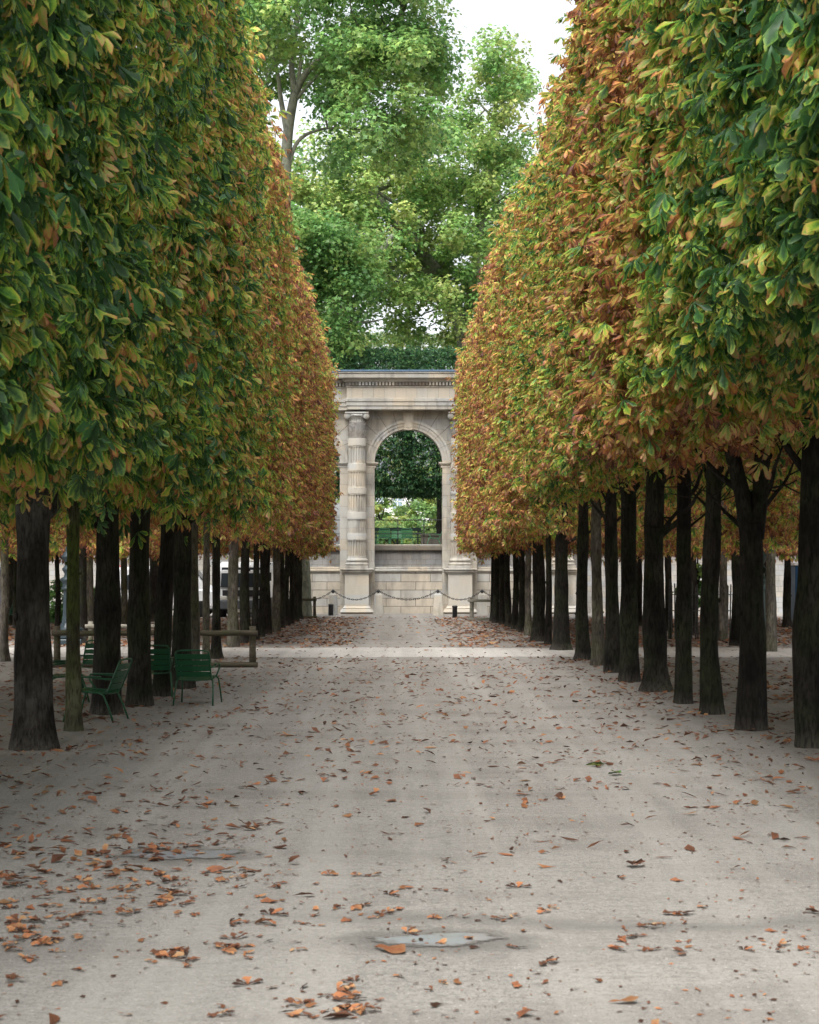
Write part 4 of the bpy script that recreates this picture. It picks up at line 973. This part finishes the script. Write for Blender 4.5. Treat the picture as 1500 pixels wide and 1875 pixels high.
def van(label,x,d,rz,body,low,group='vehicles parked by the terrace wall'):
    t=thing('parked_van',label,'van',(x,d,0),rz,group)
    b=MB(); loft(b,[(-2.1,.86,.76,.42,1.05,1.95),(-2.05,.9,.8,.36,1.05,2.03),(-.2,.92,.82,.34,1.05,2.07),(.85,.92,.82,.34,1.05,2.03),(1.05,.92,.8,.34,1.05,1.95),(1.62,.91,.78,.34,1.08,1.3),(2.0,.88,.76,.36,1.0,1.14),(2.15,.8,.7,.42,.85,.98)]); b.build('body',body,t)
    b=MB(); loft(b,[(-2.17,.87,.87,.28,.4,.62),(2.22,.84,.84,.28,.4,.6)]); b.build('bumper',low,t)
    for s in(-1,1):
        for(a,c_) in((-1.85,-.95),(-.85,.1),(.2,1.02)):
            b=MB(); b.add([(a,s*.932,1.12),(c_,s*.932,1.12),(c_-.02,s*.862,1.72),(a+.02,s*.862,1.72)],[(0,1,2,3)]); o=b.build('side_window',VGLASS,t,fix=False); o.modifiers.new('thickness','SOLIDIFY').thickness=.02
        b=MB(); b.box((1.18,s*1.02,1.2),(.1,.16,.2),bev=.03); b.build('mirror',BLACKPLASTIC,t)
        b=MB(); b.box((2.06,s*.66,.82),(.16,.3,.16),bev=.05); b.build('headlight',GLOBE,t)
        b=MB(); b.box((-2.12,s*.74,1.4),(.05,.14,.5),bev=.02); b.build('tail_light',REDLENS,t)
        b=MB(); b.box((.45,s*.935,1.0),(.14,.02,.03),bev=.005); b.build('door_handle',BLACKPLASTIC,t)
        for wxx in(-1.35,1.4): wheel(t,wxx,s*.82)
    b=MB(); b.add([(1.115,-.72,1.9),(1.115,.72,1.9),(1.6,.78,1.33),(1.6,-.78,1.33)],[(0,1,2,3)]); o=b.build('windscreen',VGLASS,t,fix=False); o.modifiers.new('thickness','SOLIDIFY').thickness=.03
    b=MB(); b.box((-1.95,0,2.07),(.12,1.0,.07),bev=.02); b.build('brake_light',REDLENS,t)
    return t
van('white van side on, nose toward the truck, behind the left trunks',wx(310,67.5),67.5,0,WHITEPAINT,GREYPLASTIC)
van('dark van with pale roof at the far left edge behind the trunks',wx(-20,66.5),66.5,0,BLUEPAINT,BLACKPLASTIC)
d=67.0; t=thing('parked_truck','white truck facing us beside the white van','truck',(wx(446,d),d,0),0,'vehicles parked by the terrace wall')
b=MB(); loft(b,[(-.9,.92,.86,.55,1.2,2.15),(-.8,.95,.9,.5,1.2,2.25),(.7,.95,.9,.5,1.2,2.25),(.88,.95,.88,.5,1.2,2.1),(.98,.93,.86,.55,1.15,1.9)])
b.v=[(v[1],-v[0],v[2]) for v in b.v]; b.build('cab',WHITEPAINT,t)
b=MB(); b.add([(-.83,-1.0,1.22),(.83,-1.0,1.22),(.78,-.93,2.02),(-.78,-.93,2.02)],[(0,1,2,3)]); o=b.build('windscreen',VGLASS,t,fix=False); o.modifiers.new('thickness','SOLIDIFY').thickness=-.03
b=MB(); b.box((0,-1.02,.98),(1.5,.05,.26),bev=.02); b.build('grille',BLACKPLASTIC,t)
b=MB(); b.box((0,-1.03,.52),(1.9,.16,.36),bev=.04); b.build('bumper',GREYPLASTIC,t)
for s in(-1,1):
    b=MB(); b.box((s*.72,-1.09,.8),(.3,.06,.15),bev=.03); b.build('headlight',GLOBE,t)
    b=MB(); b.box((s*1.12,-.75,1.65),(.16,.1,.34),bev=.03); b.box((s*1.0,-.72,1.78),(.16,.03,.03)); b.build('mirror',BLACKPLASTIC,t)
    b=MB(); b.add([(s*.957,-.7,1.25),(s*.957,.3,1.25),(s*.915,.3,1.95),(s*.925,-.6,1.95)],[(0,1,2,3)]); o=b.build('side_window',VGLASS,t,fix=False); o.modifiers.new('thickness','SOLIDIFY').thickness=.02
    for y in(-.35,2.6):
        wt=bpy.data.objects.new('wheel',None); COL.objects.link(wt); wt.parent=t; wt.location=(s*.8,y,.4)
        for nm,pr,m in(('tyre',[(.24,-.13),(.37,-.13),(.4,-.09),(.4,.09),(.37,.13),(.24,.13)],RUBBER),('rim',[(.05,-.1),(.12,-.12),(.24,-.06),(.245,-.125),(.245,.125),(.24,.06),(.12,.12),(.05,.1)],STEEL)):
            b=MB(); b.lathe(pr,(0,0,0),24); b.v=[(v[2],v[0],v[1]) for v in b.v]; b.build(nm,m,wt)
b=MB(); b.box((0,2.4,1.5),(1.95,2.9,1.5),bev=.04); b.build('cargo_box',WHITEPAINT,t)
b=MB(); b.box((0,1.8,.62),(1.2,4.4,.2)); b.build('chassis',BLACKPLASTIC,t)

# ------------------------------------------------------------------ fallen leaves
rg=np.random.default_rng(77)
def litter_mesh(P,size,hi,rg,name,material,flat=.6):
    n=len(P); a=rg.uniform(0,6.28,n); tilt=rg.normal(0,.18*flat,n)
    D=np.stack([np.cos(a),np.sin(a),tilt],1); NN=np.stack([rg.normal(0,.25,n),rg.normal(0,.25,n),np.ones(n)],1)
    fold=rg.uniform(-.2,.9,n)*flat; curv=rg.uniform(-.9,.8,n)*flat+1e-3
    L=size; Wd=L*rg.uniform(.16,.3,n)
    V,r,E,f,nv=leaflets(P,D,NN,L,Wd,fold,curv,rg.random(n),hi)
    # rest each leaf on the ground
    Vz=V.reshape(n,nv,3); Vz[:,:,2]+= (.004-Vz[:,:,2].min(1)+.002*rg.random(n))[:,None]
    return fast_mesh(name,Vz.reshape(-1,3),f,nv,n,r,E,material)
def cl(x,y): return .5+.5*np.sin(x*1.9+y*.7+1.3)*np.cos(y*1.3-x*.6)+.35*np.sin(x*4.1-y*2.9)
pts=[]
def scatter(n,x0,x1,y0,y1,fn,jl):
    x=rg.uniform(x0,x1,n); y=rg.uniform(y0,y1,n); k=rg.random(n)<fn(x,y); return np.stack([x[k],y[k],np.zeros(k.sum())],1)
near=scatter(17000,-7,7,5.5,36.5,lambda x,y:np.clip(.22+.4*np.clip((y-11)/8,0,1)+.5*np.clip(-x-1.2,0,1)*(y<16)+.3*np.clip(np.abs(x)-2.6,0,1),0,1)*np.clip(cl(x,y)**2*1.3,.3,1),1)
dense=scatter(700,-3.1,-.7,8.3,12.8,lambda x,y:np.clip(cl(x*1.3,y)*1.1,.15,1),1)
mid=scatter(420,-1.2,2.8,8.5,9.8,lambda x,y:np.clip(cl(x*1.5,y)*.35,.03,1),1)
under=scatter(16000,-17,17,20,36.6,lambda x,y:np.where(np.abs(x)>3.6,.8,.0)*np.clip(cl(x,y),.1,1),1)
far=scatter(70000,-22,22,41.2,68,lambda x,y:np.clip(.05+.6*np.clip((np.abs(x-.1)-.9)/1.0,0,1),0,1)*np.clip(.35+cl(x*.8,y*.6),.2,1)*np.clip((67.5-y)/3,.12,1),1)
pathl=scatter(1500,-16,16,36.5,41.4,lambda x,y:.12+.55*np.exp(-(y-36.6)**2*2.5)+.5*np.exp(-(41.2-y)**2*3),1)
crumbs=scatter(48000,-5.5,5.5,5.5,36,lambda x,y:np.clip(cl(x*1.4,y*1.2),.1,1)*.6,1)
front=scatter(75,-.75,.5,7.25,7.75,lambda x,y:np.clip(cl(x*2,y)*.8,.2,1),1)
big=np.concatenate([near,dense,mid,front])
# the largest-showing 300 stand as leaves of their own
order=np.argsort(big[:,1]); infr=[i for i in order if big[i,1]>7.3 and -.243*big[i,1]<big[i,0]<.257*big[i,1]]
solo=infr[:300]; rest=np.delete(big,solo,0)
o=link('leaf_litter',litter_mesh(np.concatenate([rest,under,pathl]),rg.uniform(.05,.16,len(rest)+len(under)+len(pathl)),1,rg,'leaf_litter',LITTER)); o['kind']='stuff'; o['label']='scattered dry brown chestnut leaves on the sandy alley'; o['category']='leaf litter'; o.color=(.45,0,0,1)
o=link('leaf_litter',litter_mesh(far,rg.uniform(.08,.2,len(far)),0,rg,'leaf_litter',LITTER)); o['kind']='stuff'; o['label']='thick rusty carpet of fallen leaves beyond the cross path'; o['category']='leaf litter'; o.color=(.58,0,0,1)
o=link('leaf_crumbs',litter_mesh(crumbs,rg.uniform(.01,.05,len(crumbs)),0,rg,'leaf_crumbs',LITTER,.25)); o['kind']='stuff'; o['label']='tiny crumbs of dead leaf and twig over the gravel'; o['category']='leaf litter'; o.color=(.35,0,0,1)
def compound_fallen(seed,size,m):
    r=np.random.default_rng(seed); k=r.integers(1,5); P=np.repeat(r.normal(0,.012,(1,3)),k,0)*[[1,1,0]]
    a=r.uniform(0,6.28)+np.arange(k)*r.uniform(.5,.9); D=np.stack([np.cos(a),np.sin(a),r.uniform(-.05,.12,k)],1); NN=np.stack([r.normal(0,.18,k),r.normal(0,.18,k),np.ones(k)],1)
    L=size*r.uniform(.7,1.1,k); V,rr,E,f,nv=leaflets(P,D,NN,L,L*r.uniform(.2,.32,k),r.uniform(-.1,.55,k),r.uniform(-.42,.42,k)+1e-3,r.random(k),2)
    V[:,2]+=.004-V[:,2].min()
    return fast_mesh('fallen_leaf',V,f,nv,k,rr,E,m)
kinds=[('curled',[compound_fallen(500+i,.1,LITTER) for i in range(6)]),('flat',[compound_fallen(520+i,.085,LITTER) for i in range(6)])]
for j,i in enumerate(solo):
    x,y=big[i,0],big[i,1]; kd,ms=kinds[j%2]; au=[.2,.4,.55,.75][j%4]; cw=['dark brown','rust brown','orange brown','tan'][j%4]
    zone='in the thick drift at lower left' if x<-1.0 and y<12 else ('along the damp streak by the long puddle' if 8.8<y<9.6 else ('at the very front of the gravel' if y<8.8 else ('on the left of the alley' if x<-.6 else ('on the right of the alley' if x>1.2 else 'in the middle of the alley'))))
    o=link('fallen_leaf',ms[(j//2)%6]); o.location=(x,y,.002); s=.6+.5*((j*37)%17)/17; o.scale=(s,s,s); o.rotation_euler=(0,0,(j*2.399)%6.28); o.color=(au,0,0,1)
    tag(o,f"{cw} fallen leaf {zone}",'leaf',f"{cw} fallen leaves {zone}")
# leaves the photo singles out
for px,py,sz,m,au,lb,sd in((1072,1403,1.5,GREENFALL,.7,'large green-brown fallen leaf alone on the right of the alley',601),(535,1642,1.3,LITTER,.2,'dark brown leaf arched up like a tent left of the long puddle',602),(1112,1838,1.3,LITTER,.6,'bright orange curled leaf at the front right of the alley',603),(685,1738,1.5,LITTER,.4,'large crumpled brown leaf lying in the long puddle',604),(335,1567,1.6,LITTER,.35,'brown leaves heaped in the small oval puddle',605),(1153,1592,1.1,LITTER,.15,'small dark leaf standing upright on the right of the alley',606),(1138,1420,1.1,GREENFALL,.3,'small green leaf right of the large green-brown one',607)):
    d=gd(py); o=link('fallen_leaf',compound_fallen(sd,.13*sz,m)); o.location=(wx(px,d),d,.006); o.color=(au,0,0,1); tag(o,lb,'leaf','fallen leaves that stand out')
